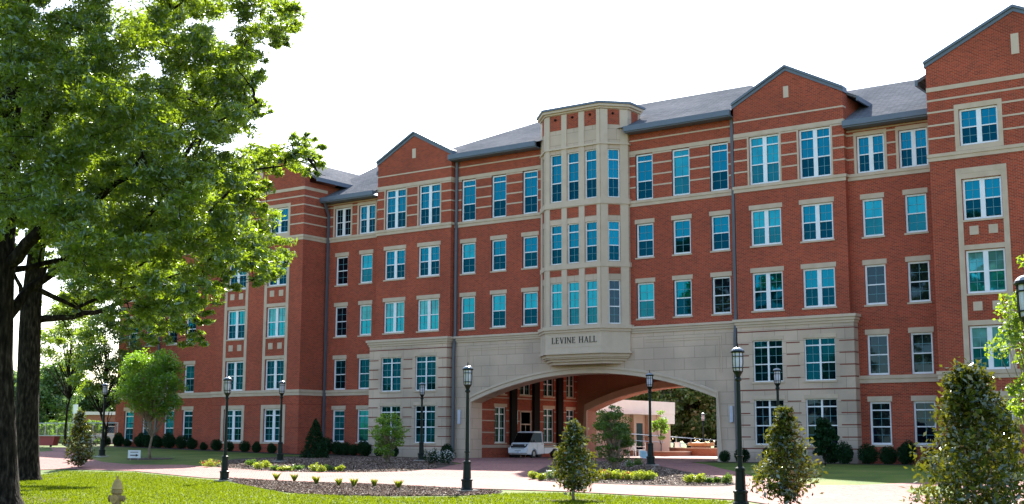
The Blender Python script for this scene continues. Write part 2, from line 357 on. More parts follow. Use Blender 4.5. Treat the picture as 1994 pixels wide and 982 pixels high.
# rear court
drape('rear_court', [(-60, 12.6), (40, 12.6), (40, 34), (-60, 34)], .020, M['plaza'])
M['chip'] = leafmat('bark_chip', [(.04, .024, .018), (.15, .095, .07), (.30, .21, .165), (.46, .38, .32)], (0, 0, 0), .0, .01)
def scatter_poly(L, n):
    xs = np.array([p[0] for p in L]); ys = np.array([p[1] for p in L]); X = RNG.uniform(xs.min(), xs.max(), n); Y = RNG.uniform(ys.min(), ys.max(), n); ins = np.zeros(n, bool)
    for i in range(len(L)):
        x1, y1 = L[i]; x2, y2 = L[(i+1) % len(L)]; cond = ((y1 > Y) != (y2 > Y)); xi = (x2-x1)*(Y-y1)/((y2-y1) if y2 != y1 else 1e-9)+x1; ins ^= cond & (X < xi)
    return X[ins], Y[ins]
for L, n, of, lb in ((PX([(432, 931.2), (560, 938.8), (750, 944.8), (900, 953), (978, 958), (965, 963), (900, 966), (760, 967), (640, 966), (560, 960), (480, 946)]), 110000, .03, 'loose bark chips on the mulch strip beside the lawn'),
      (PX([(1040, 932), (1060, 939), (1160, 942), (1264, 946), (1360, 948), (1430, 947), (1420, 938), (1397, 931), (1340, 924), (1290, 913), (1240, 905), (1160, 900), (1090, 906)]), 90000, .05, 'loose bark chips on the island bed before the arch'),
      (PX([(400, 907), (460, 914), (550, 920), (650, 921), (725, 920.5), (800, 918.5), (850, 912)])+[(-9.5, -2.0), (-13, -1.5), (-14.5, -7.5)], 120000, .025, 'loose bark chips on the large bed left of the court')):
    X, Y = scatter_poly(L, n); o = leaves('bark_chips', np.stack([X, Y, G(X, Y)+of], 1), .075, M['chip'], aspect=.4, up=1.2); tag(o, lb, 'mulch', kind='stuff')
# grass blades on the near lawn (stuff)
def grass():
    L = PX([(-20, 990), (-20, 935), (124, 918), (260, 921), (400, 935), (440, 938), (560, 963), (760, 970), (900, 969), (990, 962), (1093, 961), (1264, 970), (1440, 978), (1470, 1010), (900, 1030), (300, 1030)])
    xs = np.array([p[0] for p in L]); ys = np.array([p[1] for p in L])
    n = 260000; X = RNG.uniform(xs.min(), xs.max(), n); Y = RNG.uniform(ys.min(), ys.max(), n)
    ins = np.zeros(n, bool)
    for i in range(len(L)):
        x1, y1 = L[i]; x2, y2 = L[(i+1) % len(L)]
        cond = ((y1 > Y) != (y2 > Y)); xi = (x2-x1)*(Y-y1)/((y2-y1) if y2 != y1 else 1e-9)+x1; ins ^= cond & (X < xi)
    X, Y = X[ins], Y[ins]; P = np.stack([X, Y, G(X, Y)+.022], 1)
    o = leaves('grass', P, .07, M['grassblade'], aspect=.28, up=-.1, fixdir=(0, 0, 2.0)); tag(o, 'short sunlit green grass blades covering the near lawn', 'grass', kind='stuff')
grass()

# ================================================================== MAIN BUILDING
HALL = thing('brick_hall', (0, 0, .7), 'five-storey red brick hall with cream stone arch, central stone bay and blue-framed gables', 'building')
OFF = Vector((0, 0, -.7))
_oldbuild = MB.build
def part(mb, name, mats, parent=None, **k):
    o = mb.build(name, mats, **k); o.parent = parent or HALL
    if parent is None: o.location = OFF
    return o
WINS = []   # (area rank, function)
def front(y):   # wall frame facing -y
    return lambda u, v, w_: (u, y-w_, v)
def frame(origin, ud, nd):
    o = Vector(origin); ud = Vector(ud).normalized(); nd = Vector(nd).normalized()
    return lambda u, v, w_: tuple(o+ud*u+nd*w_+Vector((0, 0, v)))
def wall(mb, L, u0, u1, v0, v1, ops, dep=.14, arch=None):
    us = sorted({u0, u1}|{min(max(a, u0), u1) for o in ops for a in (o[0], o[1])}); vs = sorted({v0, v1}|{min(max(a, v0), v1) for o in ops for a in (o[2], o[3])})
    for i in range(len(us)-1):
        for j in range(len(vs)-1):
            cu, cv = (us[i]+us[i+1])/2, (vs[j]+vs[j+1])/2
            if any(o[0] < cu < o[1] and o[2] < cv < o[3] for o in ops): continue
            mb.quad(L(us[i], vs[j], 0), L(us[i+1], vs[j], 0), L(us[i+1], vs[j+1], 0), L(us[i], vs[j+1], 0))
    for a, b, c, d in ops:
        mb.quad(L(a, c, 0), L(a, d, 0), L(a, d, -dep), L(a, c, -dep)); mb.quad(L(b, d, 0), L(b, c, 0), L(b, c, -dep), L(b, d, -dep))
        mb.quad(L(a, d, 0), L(b, d, 0), L(b, d, -dep), L(a, d, -dep)); mb.quad(L(b, c, 0), L(a, c, 0), L(a, c, -dep), L(b, c, -dep))
GT = random.Random(99)
GLV = {'pass': ('g_pass', 'g_pass'), 'pale': ('g_pale', 'g_blind'), 'sky': ('g_sky', 'g_low'), 'blind': ('g_blind', 'g_blindlow'), 'dark': ('g_dark', 'g_dark'), 'half': ('g_blind', 'g_low'), 'low': ('g_low', 'g_low')}
def window(L, u0, u1, v0, v1, style='single', transom=0, glass='sky', sill=True, lintel=0, surround=None, prio=1, wi=.084, split=.5):
    wi = wi*1.12
    WINS.append((prio, len(WINS), (L, u0, u1, v0, v1, style, transom, glass, sill, lintel, surround, wi, split)))
def make_window(a, MBf=None):
    L, u0, u1, v0, v1, style, transom, glass, sill, lintel, surround, wi, split = a
    f = MB(); p = MB(); mu = MB(); D = -.09     # D: frame front recess
    def fr(a0, a1, b0, b1, w0=D-.05, w1=D): f.lbox(L, a0, a1, b0, b1, w0, w1)
    t = wi if style != 'cross' else .05
    fr(u0, u1, v0, v0+t); fr(u0, u1, v1-t, v1); fr(u0, u0+t, v0+t, v1-t); fr(u1-t, u1, v0+t, v1-t)
    cols = [(u0+t, u1-t)]
    if style == 'pair': c = (u0+u1)/2; h = .11; fr(c-h, c+h, v0+t, v1-t); cols = [(u0+t, c-h), (c+h, u1-t)]
    if style == 'cross': c = (u0+u1)/2; h = .045; fr(c-h, c+h, v0+t, v1-t); cols = [(u0+t, c-h), (c+h, u1-t)]
    b0, b1 = v0+t, v1-t; H = v1-v0
    tz = v1-transom*H if transom else None
    body1 = tz-.03 if tz else b1
    mid = b0+(body1-b0)*split
    for (a0, a1) in cols:
        if tz: fr(a0, a1, tz-.03, tz+.03)
        fr(a0, a1, mid-.028, mid+.028, D-.045, D-.008)
        cx = (a0+a1)/2; W_ = D-.058
        def mt(x0, x1, z0, z1): mu.lbox(L, x0, x1, z0, z1, W_-.004, W_+.010)
        mt(cx-.009, cx+.009, b0, mid-.028); mt(cx-.009, cx+.009, mid+.028, body1)
        q = (b0+mid-.028)/2; mt(a0, cx-.009, q-.009, q+.009); mt(cx+.009, a1, q-.009, q+.009)
        q = (mid+.028+body1)/2; mt(a0, cx-.009, q-.009, q+.009); mt(cx+.009, a1, q-.009, q+.009)
        if tz: mt(cx-.009, cx+.009, tz+.03, b1)
        def tl(): return GT.uniform(-.007, .007)
        t1, t2 = tl(), tl(); p.cur = 1; p.quad(L(a0, b0, W_-.010+t1), L(a1, b0, W_-.010+t2), L(a1, mid, W_-.010-t1), L(a0, mid, W_-.010-t2))
        t1, t2 = tl(), tl(); p.cur = 0; p.quad(L(a0, mid, W_-.010+t1), L(a1, mid, W_-.010+t2), L(a1, b1, W_-.010-t1), L(a0, b1, W_-.010-t2))
    ga, gb = GLV[glass]
    st = MB()
    if sill: st.lbox(L, u0-.06, u1+.06, v0-.09, v0-.002, -.06, .05)
    li = MB()
    if lintel: li.lbox(L, u0-.08, u1+.08, v1+.002, v1+lintel, -.06, .022)
    if surround:
        sl_, st_, sr_, sb_ = surround
        st.lbox(L, u0-sl_, u0-.002, v0-sb_, v1+st_, -.08, .03); st.lbox(L, u1+.002, u1+sr_, v0-sb_, v1+st_, -.08, .03); st.lbox(L, u0-.002, u1+.002, v1+.002, v1+st_, -.08, .03)
        if sb_: st.lbox(L, u0-.002, u1+.002, v0-sb_, v0-.002, -.08, .03)
    return f, mu, p, st, li, (M[ga], M[gb])
def flush_windows():
    order = sorted(WINS, key=lambda q: (-q[0], q[1])); rest = None
    for i, (_, _, a) in enumerate(order):
        f, mu, p, st, li, gm = make_window(a)
        if i < 98:
            o = part(f, 'window', M['white'])
            part(p, 'pane', list(gm), o, fix=False); part(mu, 'muntin', M['muntin'], o)
            if li.v: part(li, 'lintel', M['band'], o)
            if st.v: part(st, 'surround' if a[10] else 'sill', M['band'], o)
        else:
            if rest is None: rest = MB(); rm = [M['white'], M['muntin'], M['g_sky'], M['g_low'], M['band']]
            for q, k in ((f, 0), (mu, 1), (p, None), (st, 4), (li, 4)):
                n = len(rest.v); rest.v += q.v; rest.f += [tuple(n+x for x in fc) for fc in q.f]; rest.mi += [(2+mm) if k is None else k for mm in q.mi]
    if rest: tag(part(rest, 'window', rm, fix=False), kind='stuff')

# levels
ZA = 14.853; R5, R4, R3 = (ZA+.01, 17.43), (11.67, 13.54), (8.33, 10.28)
B1, B2 = (1.60, 3.83), (4.72, 6.80); Q1, Q2 = (1.62, 3.66), (4.93, 6.88)
STR = (15.56, 16.17, 16.79, 17.35)
ZB0, ZB1 = 17.45, 17.66
def stripes(L, u0, u1, zs, ops, h=.085, name='stone_band', mat='band', wd=.016, b=None):
    own = b is None; b = b or MB()
    for z in zs:
        cuts = sorted((o[0], o[1]) for o in ops if o[2]-.02 < z+h/2 < o[3]+.02); u = u0
        for c0, c1 in cuts:
            if c0 >= u1: break
            if c0 > u: b.lbox(L, u, min(c0, u1), z, z+h, -.02, wd)
            u = max(u, c1)
        if u < u1: b.lbox(L, u, u1, z, z+h, -.02, wd)
    return b
def belt(b, L, u0, u1, ztop, h=.33, out=.09, e0=0, e1=0):
    b.lbox(L, u0-e0*out, u1+e1*out, ztop-h*.45, ztop, -.02, out); b.lbox(L, u0-e0*out*.5, u1+e1*out*.5, ztop-h, ztop-h*.45-.002, -.02, out*.55)

GL = random.Random(3)
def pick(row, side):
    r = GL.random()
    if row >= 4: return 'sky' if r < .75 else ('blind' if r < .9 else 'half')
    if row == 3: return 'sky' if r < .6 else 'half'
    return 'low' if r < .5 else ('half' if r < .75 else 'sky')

# --- central section
C0 = front(0.0); CX = [s*c for s in (-1, 1) for c in (3.829, 6.098, 8.376)]
ops = []
for x in sorted(CX):
    for row, (z0, z1) in ((5, R5), (4, R4), (3, R3)):
        ops.append((x-.536, x+.536, z0, z1))
        gk = {(5, 6.098): 'blind', (3, -8.376): 'blind', (4, -8.376): 'half', (3, -6.098): 'half', (3, -3.829): 'half', (3, 3.829): 'blind', (4, -3.829): 'sky', (3, 8.376): 'dark'}.get((row, x), 'sky')
        window(C0, x-.536, x+.536, z0, z1, 'single', .16 if row == 5 else 0, gk, row < 5, .24 if row < 5 else 0, prio=9, split=.47 if row == 5 else .5)
mb = MB(); wall(mb, C0, -9.44, -2.9, 7.9, 18.72, ops); wall(mb, C0, 2.9, 9.44, 7.9, 18.72, ops); mb.box(-9.44, 9.44, .3, 12.2, 7.0, 18.7)
part(mb, 'wall', M['brick'])
b = MB()
for a0, a1 in ((-9.44, -2.9), (2.9, 9.44)):
    stripes(C0, a0, a1, STR, ops, b=b); stripes(C0, a0, a1, [18.2], [], .08, b=b); b.lbox(C0, a0, a1, ZB0, ZB1, -.02, .03); belt(b, C0, a0, a1, ZA)
part(b, 'stone_band', M['band'])
# --- stone arch wall
def arcz(x, half, spring, crown):
    sg = crown-spring; rad = (half*half+sg*sg)/(2*sg); return crown-rad+math.sqrt(max(0, rad*rad-x*x))
AH, ASP, ACR = 8.0, 3.97, 5.45
NA = 48
def archwall(mb, y, half, spring, crown, x0, x1, zb, zt, flip=False):
    xs = np.linspace(-half, half, NA+1)
    mb.quad((x0, y, zb), (-half, y, zb), (-half, y, zt), (x0, y, zt)); mb.quad((half, y, zb), (x1, y, zb), (x1, y, zt), (half, y, zt))
    for i in range(NA):
        a, b_ = xs[i], xs[i+1]; mb.quad((a, y, arcz(a, half, spring, crown)), (b_, y, arcz(b_, half, spring, crown)), (b_, y, zt), (a, y, zt))
def reveal(mb, y0, y1, half, spring, crown, zb):
    xs = np.linspace(-half, half, NA+1)
    for i in range(NA):
        a, b_ = xs[i], xs[i+1]; za, zb_ = arcz(a, half, spring, crown), arcz(b_, half, spring, crown); mb.quad((a, y0, za), (b_, y0, zb_), (b_, y1, zb_), (a, y1, za))
    for s in (-1, 1): mb.quad((s*half, y0, zb), (s*half, y1, zb), (s*half, y1, spring), (s*half, y0, spring))
mb = MB(); archwall(mb, -.06, AH, ASP, ACR, -9.46, 9.46, .3, 7.55); reveal(mb, -.06, 1.0, AH, ASP, ACR, .3); archwall(mb, 1.0, AH, ASP, ACR, -8.04, 8.04, .3, 6.5)
part(mb, 'arch_wall', M['stonejoint'], fix=False)
# arch moulding: two stepped rings following the arch and jambs
def archring(mb, y0, y1, half, spring, crown, t0, t1, zb):
    sg = crown-spring; rad = (half*half+sg*sg)/(2*sg); cz = crown-rad; am = math.asin(half/rad)
    I = [((rad+t0)*math.sin(a), cz+(rad+t0)*math.cos(a)) for a in np.linspace(-am, am, NA+1)]; O = [((rad+t1)*math.sin(a), cz+(rad+t1)*math.cos(a)) for a in np.linspace(-am, am, NA+1)]
    I = [(-half-t0, zb)]+[(max(-half-t0, min(half+t0, p[0])), p[1]) for p in I]+[(half+t0, zb)]; O = [(-half-t1, zb)]+[(max(-half-t1, min(half+t1, p[0])), p[1]) for p in O]+[(half+t1, zb)]
    for i in range(len(I)-1):
        a, b_, c, d = I[i], I[i+1], O[i+1], O[i]
        mb.quad((a[0], y0, a[1]), (b_[0], y0, b_[1]), (c[0], y0, c[1]), (d[0], y0, d[1]))
        mb.quad((a[0], y0, a[1]), (b_[0], y0, b_[1]), (b_[0], y1, b_[1]), (a[0], y1, a[1])); mb.quad((d[0], y0, d[1]), (c[0], y0, c[1]), (c[0], y1, c[1]), (d[0], y1, d[1]))
mb = MB(); archring(mb, -.19, -.05, AH, ASP, ACR, .25, .37, .4); archring(mb, -.13, -.05, AH, ASP, ACR, .02, .245, .4)
part(mb, 'arch_moulding', M['stone'], fix=False)
# thin panel frames carved on the arch wall
mb = MB()
for s in (-1, 1):
    def bx(x0, x1, z0, z1): mb.box(s*x0, s*x1, -.085, -.05, z0, z1)
    bx(3.8, 8.35, 7.16, 7.20); bx(3.9, 8.22, 7.03, 7.055); bx(8.31, 8.35, 5.3, 7.16); bx(8.19, 8.215, 5.3, 7.03)
part(mb, 'carved_panel', M['stone'])
mb = MB()
for a0, a1 in ((-9.40, -2.98), (2.98, 9.40)): mb.box(a0, a1, -.24, -.02, 7.78, 7.9); mb.box(a0, a1, -.17, -.02, 7.66, 7.775); mb.box(a0, a1, -.12, -.02, 7.54, 7.655)
part(mb, 'cornice', M['stone'])
# --- passage through the building
Yb = 11.5
mb = MB(); Lw = frame((-8.05, 0, 0), (0, 1, 0), (1, 0, 0))
wops = [(2.35, 3.5, 1.63, 3.77), (7.55, 8.75, 1.63, 3.77), (10.2, 11.2, 1.63, 3.75), (4.95, 6.15, 4.57, 6.1), (7.55, 8.75, 4.57, 6.1), (10.2, 11.2, 4.57, 6.1), (2.35, 3.5, 4.57, 6.1)]
wall(mb, Lw, 1.0, Yb, .3, 6.5, wops); Rw = frame((8.05, 0, 0), (0, 1, 0), (-1, 0, 0)); wall(mb, Rw, 1.0, Yb, .3, 6.5, [])
part(mb, 'passage_wall', M['brick'], fix=False)
for a in wops: window(Lw, a[0], a[1], a[2], a[3], 'cross', .2 if a[2] < 3 else 0, 'pass', True, .2, prio=8.5)
b = MB(); stripes(Lw, 1.02, Yb-.02, (2.2, 2.9, 3.55, 4.3, 4.9, 5.6), wops+[(4.95, 6.15, .7, 3.6), (6.25, 6.9, 0, 7), (8.95, 9.6, 0, 7), (3.8, 4.6, 0, 7)], .07, b=b); b.lbox(Lw, 1.02, Yb-.02, 1.32, 1.5, -.02, .06)
part(b, 'stone_band', M['tan'])
b = MB()
for a in (3.85, 6.3, 9.0): b.lbox(Lw, a, a+.6, .5, 6.45, -.02, .18)
part(b, 'pilaster', M['dark'])
d = MB(); d.lbox(Lw, 4.95, 5.05, .75, 3.6, -.02, .04); d.lbox(Lw, 6.05, 6.15, .75, 3.6, -.02, .04); d.lbox(Lw, 5.05, 6.05, 3.5, 3.6, -.02, .04); d.lbox(Lw, 5.05, 6.05, 2.72, 2.80, -.02, .04); d.lbox(Lw, 5.53, 5.57, .75, 2.72, -.02, .03)
dd = part(d, 'door', M['tan']); p = MB(); p.lbox(Lw, 5.05, 6.05, .75, 3.5, -.04, -.0); part(p, 'door_glass', M['g_dark'], dd)
for u in (4.55, 6.95):
    b = MB(); b.lbox(Lw, u-.06, u+.06, 2.75, 3.6, .0, .09); part(b, 'wall_light', M['lampcap'])
b = MB(); b.box(-8.04, 8.04, 1.0, Yb, 6.35, 6.45); part(b, 'ceiling', M['soffit'])
AH2, SP2, CR2 = 7.25, 3.70, 5.15
mb = MB(); archwall(mb, Yb, AH2, SP2, CR2, -8.05, 8.05, .3, 6.45); reveal(mb, Yb, Yb+1.1, AH2, SP2, CR2, .3); archwall(mb, Yb+1.1, AH2, SP2, CR2, -9.44, 9.44, .3, 7.05)
part(mb, 'rear_arch_wall', M['orangebrick'], fix=False)
mb = MB(); archring(mb, Yb-.1, Yb+.02, AH2, SP2, CR2, .02, .45, .4); part(mb, 'arch_moulding', M['tan'], fix=False)

# --- bay
def baypts(o=0.0, back=1.25):
    k = o*.4142; return [(-2.9-o, back), (-2.9-o, -.18-k), (-1.8-k, -1.3-o), (1.8+k, -1.3-o), (2.9+o, -.18-k), (2.9+o, back)]
bp_ = baypts(); rows = ((15.05, 17.78), (11.5, 13.73), (8.06, 10.46))
faces = [((-2.9, -.18), (-1.8, -1.3), [.80]), ((-1.8, -1.3), (1.8, -1.3), [.65, 1.80, 2.97]), ((1.8, -1.3), (2.9, -.18), [.77])]
BAY = MB(); panel = MB(); pil = MB()
for (x0, y0), (x1, y1), cs in faces:
    ln = math.hypot(x1-x0, y1-y0); ud = ((x1-x0)/ln, (y1-y0)/ln, 0); nd = (ud[1], -ud[0], 0); Lf = frame((x0, y0, 0), ud, nd)
    fo = []; hw = .38 if len(cs) > 1 else .33
    for c in cs:
        for ri, (z0, z1) in enumerate(rows):
            fo.append((c-hw, c+hw, z0, z1))
            window(Lf, c-hw, c+hw, z0, z1, 'single', .22, 'dark' if (ri == 2 and x0 > 1) else ('blind' if ri == 2 and len(cs) > 1 else 'sky'), False, 0, prio=9, wi=.05)
        for z0, z1 in ((19.16, 20.02), (14.05, 14.64), (10.80, 11.14)): panel.lbox(Lf, c-hw, c+hw, z0, z1, -.01, .012)
    wall(BAY, Lf, 0, ln, 7.9, 20.1, fo)
    edges = [0]+[v for c in cs for v in (c-hw-.02, c+hw+.02)]+[ln]
    for a, b2 in zip(edges[0::2], edges[1::2]): pil.lbox(Lf, a+.002, b2-.002, 8.0, 20.02, -.01, .045)
for s in (-1, 1): BAY.quad((s*2.9, -.18, 7.9), (s*2.9, 1.25, 7.9), (s*2.9, 1.25, 20.1), (s*2.9, -.18, 20.1)); panel.box(s*2.895, s*2.912, .25, .95, 19.16, 20.02)
BAY.box(-2.85, 2.85, .02, 1.25, 7.95, 20.1)
bay = part(BAY, 'bay', M['stonejoint'], fix=False); part(panel, 'brick_panel', M['brick'], bay); part(pil, 'pilaster', M['stone'], bay)
mb = MB()
for z0, z1, o in ((18.02, 18.12, .10), (14.68, 14.98, .10), (14.64, 14.677, .06), (11.18, 11.44, .08), (20.06, 20.16, .10), (20.163, 20.30, .22), (7.80, 8.0, .20), (7.66, 7.797, .12), (6.56, 7.657, .05)):
    mb.prism(baypts(o, 1.25 if z0 > 8.1 else .1), z0, z1)
for z0, z1, o in ((6.46, 6.557, .14), (6.30, 6.457, -.02), (6.22, 6.297, -.10), (6.08, 6.217, -.26), (5.93, 6.077, -.42)): mb.prism(baypts(o, .1), z0, z1)
part(mb, 'bay_moulding', M['stone'], bay)
mb = MB(); mb.prism(baypts(.30, 1.35), 20.303, 20.42); part(mb, 'bay_coping', M['metal'], bay)
mb = MB()
for u in (-1.15, 0, 1.17): mb.box(u-.05, u+.05, -1.40, -1.31, 19.72, 19.83)
mb.box(2.3, 2.38, -.87, -.78, 19.72, 19.83); part(mb, 'scupper', M['dark'], bay)
mb = MB(); mb.box(-1.62, 1.72, -1.362, -1.345, 6.84, 6.862); mb.box(-1.62, 1.72, -1.362, -1.345, 7.56, 7.58); part(mb, 'letter_panel', M['stone'], bay)
# lettering
def serif_text(txt, width, h, x0, yf, z0, dep=.02):
    tk, tn, sf = .15, .055, .06      # thick, thin, serif overhang (fractions of cap height)
    W = {'L': .62, 'E': .66, 'V': .78, 'I': .30, 'N': .82, 'H': .84, 'A': .80, ' ': .36}
    tot = sum(W[c]+.10 for c in txt)-.10; k = width/tot; out = []; x = 0
    for c in txt:
        w_ = W[c]; P = []
        def bar(a, b, t, P=P):       # slanted stroke from (x,z) a to b, horizontal thickness t
            P.append([(a[0]-t/2, a[1]), (a[0]+t/2, a[1]), (b[0]+t/2, b[1]), (b[0]-t/2, b[1])])
        def rect(x0_, x1_, z0_, z1_, P=P): P.append([(x0_, z0_), (x1_, z0_), (x1_, z1_), (x0_, z1_)])
        def stem(xc, t): rect(xc-t/2, xc+t/2, 0, 1); rect(xc-t/2-sf, xc+t/2+sf, 0, .045); rect(xc-t/2-sf, xc+t/2+sf, .955, 1)
        if c == 'L': stem(.16, tk); rect(.16, .58, 0, tn); rect(.54, .59, 0, .2)
        if c == 'E': stem(.16, tk); rect(.16, .58, 0, tn); rect(.54, .59, 0, .2); rect(.16, .56, 1-tn, 1); rect(.51, .56, .82, 1); rect(.16, .48, .49, .54); rect(.44, .48, .42, .61)
        if c == 'I': stem(.15, tk)
        if c == 'V': bar((.40, 0), (.13, 1), tk); bar((.42, 0), (.66, 1), tn); rect(.0, .28, .955, 1); rect(.56, .78, .955, 1)
        if c == 'N': stem(.12, tn); bar((.70, 0), (.12, 1), tk); rect(.68, .735, 0, 1); rect(.6, .82, .955, 1)
        if c == 'H': stem(.16, tk); stem(.68, tk); rect(.16, .68, .48, .53)
        if c == 'A': bar((.11, 0), (.40, 1), tn); bar((.68, 0), (.40, 1), tk); rect(.22, .58, .32, .37); rect(.0, .22, 0, .045); rect(.56, .82, 0, .045)
        if P: out.append([[((x+p[0])*k+x0, p[1]*h+z0) for p in q] for q in P])
        x += w_+.10
    for L_ in out:
        mb = MB()
        for n, q in enumerate(L_): mb.extr(q, lambda a, z, n=n: (a, yf-dep-.0007*n, z), lambda a, z: (a, yf, z))
        part(mb, 'letter', M['letters'], bay)
serif_text('LEVINE HALL', 2.95, .34, -1.41, -1.352, 7.06)

# --- side blocks, recesses, towers (mirrored)
for s in (-1, 1):
    sd = 'L' if s < 0 else 'R'
    xa, xb = sorted((s*9.44, s*15.42)); Lb = front(-.365); Ls = front(-.56)
    ops = []; sops = []
    for c in (11.137, 13.883):
        x = s*c
        for row, (z0, z1) in ((5, (ZA+.01, 17.40)), (4, R4), (3, R3)):
            ops.append((x-.841, x+.841, z0, z1)); gk = pick(row, s)
            if s > 0 and row == 5: gk = 'blind' if c < 12 else 'sky'
            if s < 0 and row == 3: gk = 'pale'
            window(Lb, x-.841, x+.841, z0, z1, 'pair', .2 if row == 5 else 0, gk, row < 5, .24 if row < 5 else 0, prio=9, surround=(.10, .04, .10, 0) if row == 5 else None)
        for row, (z0, z1) in ((2, B2), (1, B1)):
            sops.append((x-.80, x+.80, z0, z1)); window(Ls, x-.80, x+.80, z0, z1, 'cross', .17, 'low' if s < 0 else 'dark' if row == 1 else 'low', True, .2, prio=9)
    mb = MB(); wall(mb, Lb, xa, xb, 7.9, 19.0, ops)
    zg0, zg1 = 19.06, 20.62; xm = (xa+xb)/2
    mb.poly([(xa, -.365, 19.0), (xb, -.365, 19.0), (xb, -.365, zg0), (xm, -.365, zg1), (xa, -.365, zg0)])
    for xx in (xa, xb): mb.quad((xx, -.365, 7.9), (xx, .3, 7.9), (xx, .3, zg0), (xx, -.365, zg0))
    mb.box(xa+.01, xb-.01, .1, 12.2, .3, 18.9); mb.poly([(xa, .1, 18.9), (xb, .1, 18.9), (xb, .1, zg0), (xm, .1, zg1), (xa, .1, zg0)])
    part(mb, 'wall', M['brick'])
    b = MB(); stripes(Lb, xa, xb, STR, [(o[0]-.1, o[1]+.1, o[2], o[3]) for o in ops], b=b); stripes(Lb, xa, xb, [18.26], [], .08, b=b); b.lbox(Lb, xa, xb, ZB0, ZB1, -.02, .03); belt(b, Lb, xa, xb, ZA, e0=1, e1=1)
    for xx in (xa, xb):   # returns on the block's sides
        w_ = .016
        for z, h in [(z, .085) for z in STR]+[(18.26, .08), (ZB0, ZB1-ZB0)]: b.box(xx-w_, xx+w_, -.36, -.01, z, z+h)
        b.box(xx-.09, xx+.09, -.36, -.01, ZA-.15, ZA)
    part(b, 'stone_band', M['band'])
    # stone base
    xc, xd = sorted((s*9.50, s*15.66)); mb = MB(); wall(mb, Ls, xc, xd, .3, 7.5, sops, .2)
    for xx in (xc, xd): mb.quad((xx, -.56, .3), (xx, .1, .3), (xx, .1, 7.5), (xx, -.56, 7.5))
    part(mb, 'stone_base', M['stonejoint'], fix=False)
    mb = MB()
    for z0, z1, o in ((7.50, 7.62, .05), (7.623, 7.76, .11), (7.763, 7.9, .18)): mb.box(xc-o, xd+o, -.56-o, .1, z0, z1)
    part(mb, 'cornice', M['stone'])
    b = MB(); stripes(Ls, xc+.0, xd, (7.22, 4.28, 1.38), [], .055, b=b, wd=.008)
    stripes(Ls, xc, xd, (6.60, 6.02, 5.44, 4.86, 3.70, 3.12, 2.54, 1.95), [(o[0]-.22, o[1]+.22, o[2]-.2, o[3]+.2) for o in sops], .055, b=b, wd=.008)
    for xx in (xc, xd):
        for z in (7.22, 4.28, 1.38, 6.60, 6.02, 5.44, 4.86, 3.70, 3.12, 2.54, 1.95): b.box(xx-.008, xx+.008, -.56, -.05, z, z+.055)
    part(b, 'red_course', M['brick_dark'])
    # gable coping
    def coping(x0, x1, z0, zp, y, dep, nm='gable_coping'):
        mb = MB(); xm = (x0+x1)/2; sl_ = (zp-z0)/(xm-x0); 
        for sx_, xe in ((-1, x0), (1, x1)):
            for o0, o1, yy in ((0, .17, y-.06), (.172, .30, y-.15)):
                P = [(xe+sx_*.06, z0-sl_*.06+o0), (xm, zp+o0), (xm, zp+o1), (xe+sx_*.06, z0-sl_*.06+o1)]
                mb.extr(P, lambda a, z: (a, yy, z), lambda a, z: (a, y+dep, z))
        part(mb, nm, M['metal'])
    coping(xa, xb, zg0, zg1, -.365, .5)
    b = MB(); b.box(xm-.14, xm+.14, -.39, -.36, 19.2, 19.80); part(b, 'gable_vent', M['stone'])
    # block roof behind the gable
    mb = MB(); sl_ = (20.55-19.1)/(xb-xm)
    P = [(xa-.45, 18.95-.30), (xm, 20.55), (xb+.45, 18.95-.30), (xb+.45, 18.95-.15), (xm, 20.72), (xa-.45, 18.95-.15)]
    P = [(xa-.5, 19.0-sl_*.5), (xm, 20.45), (xb+.5, 19.0-sl_*.5), (xb+.5, 19.14-sl_*.5), (xm, 20.6), (xa-.5, 19.14-sl_*.5)]
    mb.extr(P, lambda a, z: (a, .15, z), lambda a, z: (a, 6.5, z)); part(mb, 'roof', M['roof'])
    mb = MB()
    for xx in (xa-.6, xb+.5): mb.box(xx, xx+.1, .15, 3.2, 18.62, 18.86)
    part(mb, 'gutter', M['metal'])
    # recess
    ra, rb = sorted((s*15.42, s*20.15)); ops = []
    for c in (16.609, 18.724):
        x = s*c; ops.append((x-.70, x+.70, ZA+.01, 16.74)); window(C0, x-.70, x+.70, ZA+.01, 16.74, 'pair', 0, 'dark' if (s < 0 and c > 17) else 'sky', False, 0, (.13, .20, .13, 0), 8)
        for row, (z0, z1) in ((4, R4), (3, R3), (2, Q2), (1, Q1)):
            ops.append((x-.524, x+.524, z0, z1)); gk = pick(row, s)
            if s < 0 and c > 17 and row in (3, 4): gk = 'dark'
            if s < 0 and c < 17 and row in (3, 4): gk = 'pale' if row == 3 else 'blind'
            if s < 0 and row == 1: gk = 'blind'
            if s > 0 and row <= 3: gk = 'dark'
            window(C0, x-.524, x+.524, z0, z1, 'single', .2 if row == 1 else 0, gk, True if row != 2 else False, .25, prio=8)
    mb = MB(); wall(mb, C0, ra, rb, .3, 17.25, ops); mb.box(ra, rb, .3, 12.2, .3, 17.2); part(mb, 'wall', M['brick'])
    b = MB(); stripes(C0, ra, rb, STR[:3], [(o[0]-.13, o[1]+.13, o[2], o[3]) for o in ops], b=b); stripes(C0, ra, rb, [17.0], [], .07, b=b); belt(b, C0, ra, rb, ZA); belt(b, C0, ra, rb, 4.91, .36)
    part(b, 'stone_band', M['band'])
    b = MB(); stripes(C0, ra, rb, (1.22, 1.86, 2.5, 3.14, 3.98), [(o[0]-.05, o[1]+.05, o[2]-.1, o[3]+.28) for o in ops], .02, b=b, wd=.005); part(b, 'red_course', M['brick_dark'])
    # recess roof + gutter
    mb = MB(); x0, x1 = sorted((s*12.5, s*21.5))
    P = [(-.62, 17.42), (6.25, 20.95), (13.2, 17.42), (13.2, 17.2), (6.25, 20.7), (-.62, 17.2)]
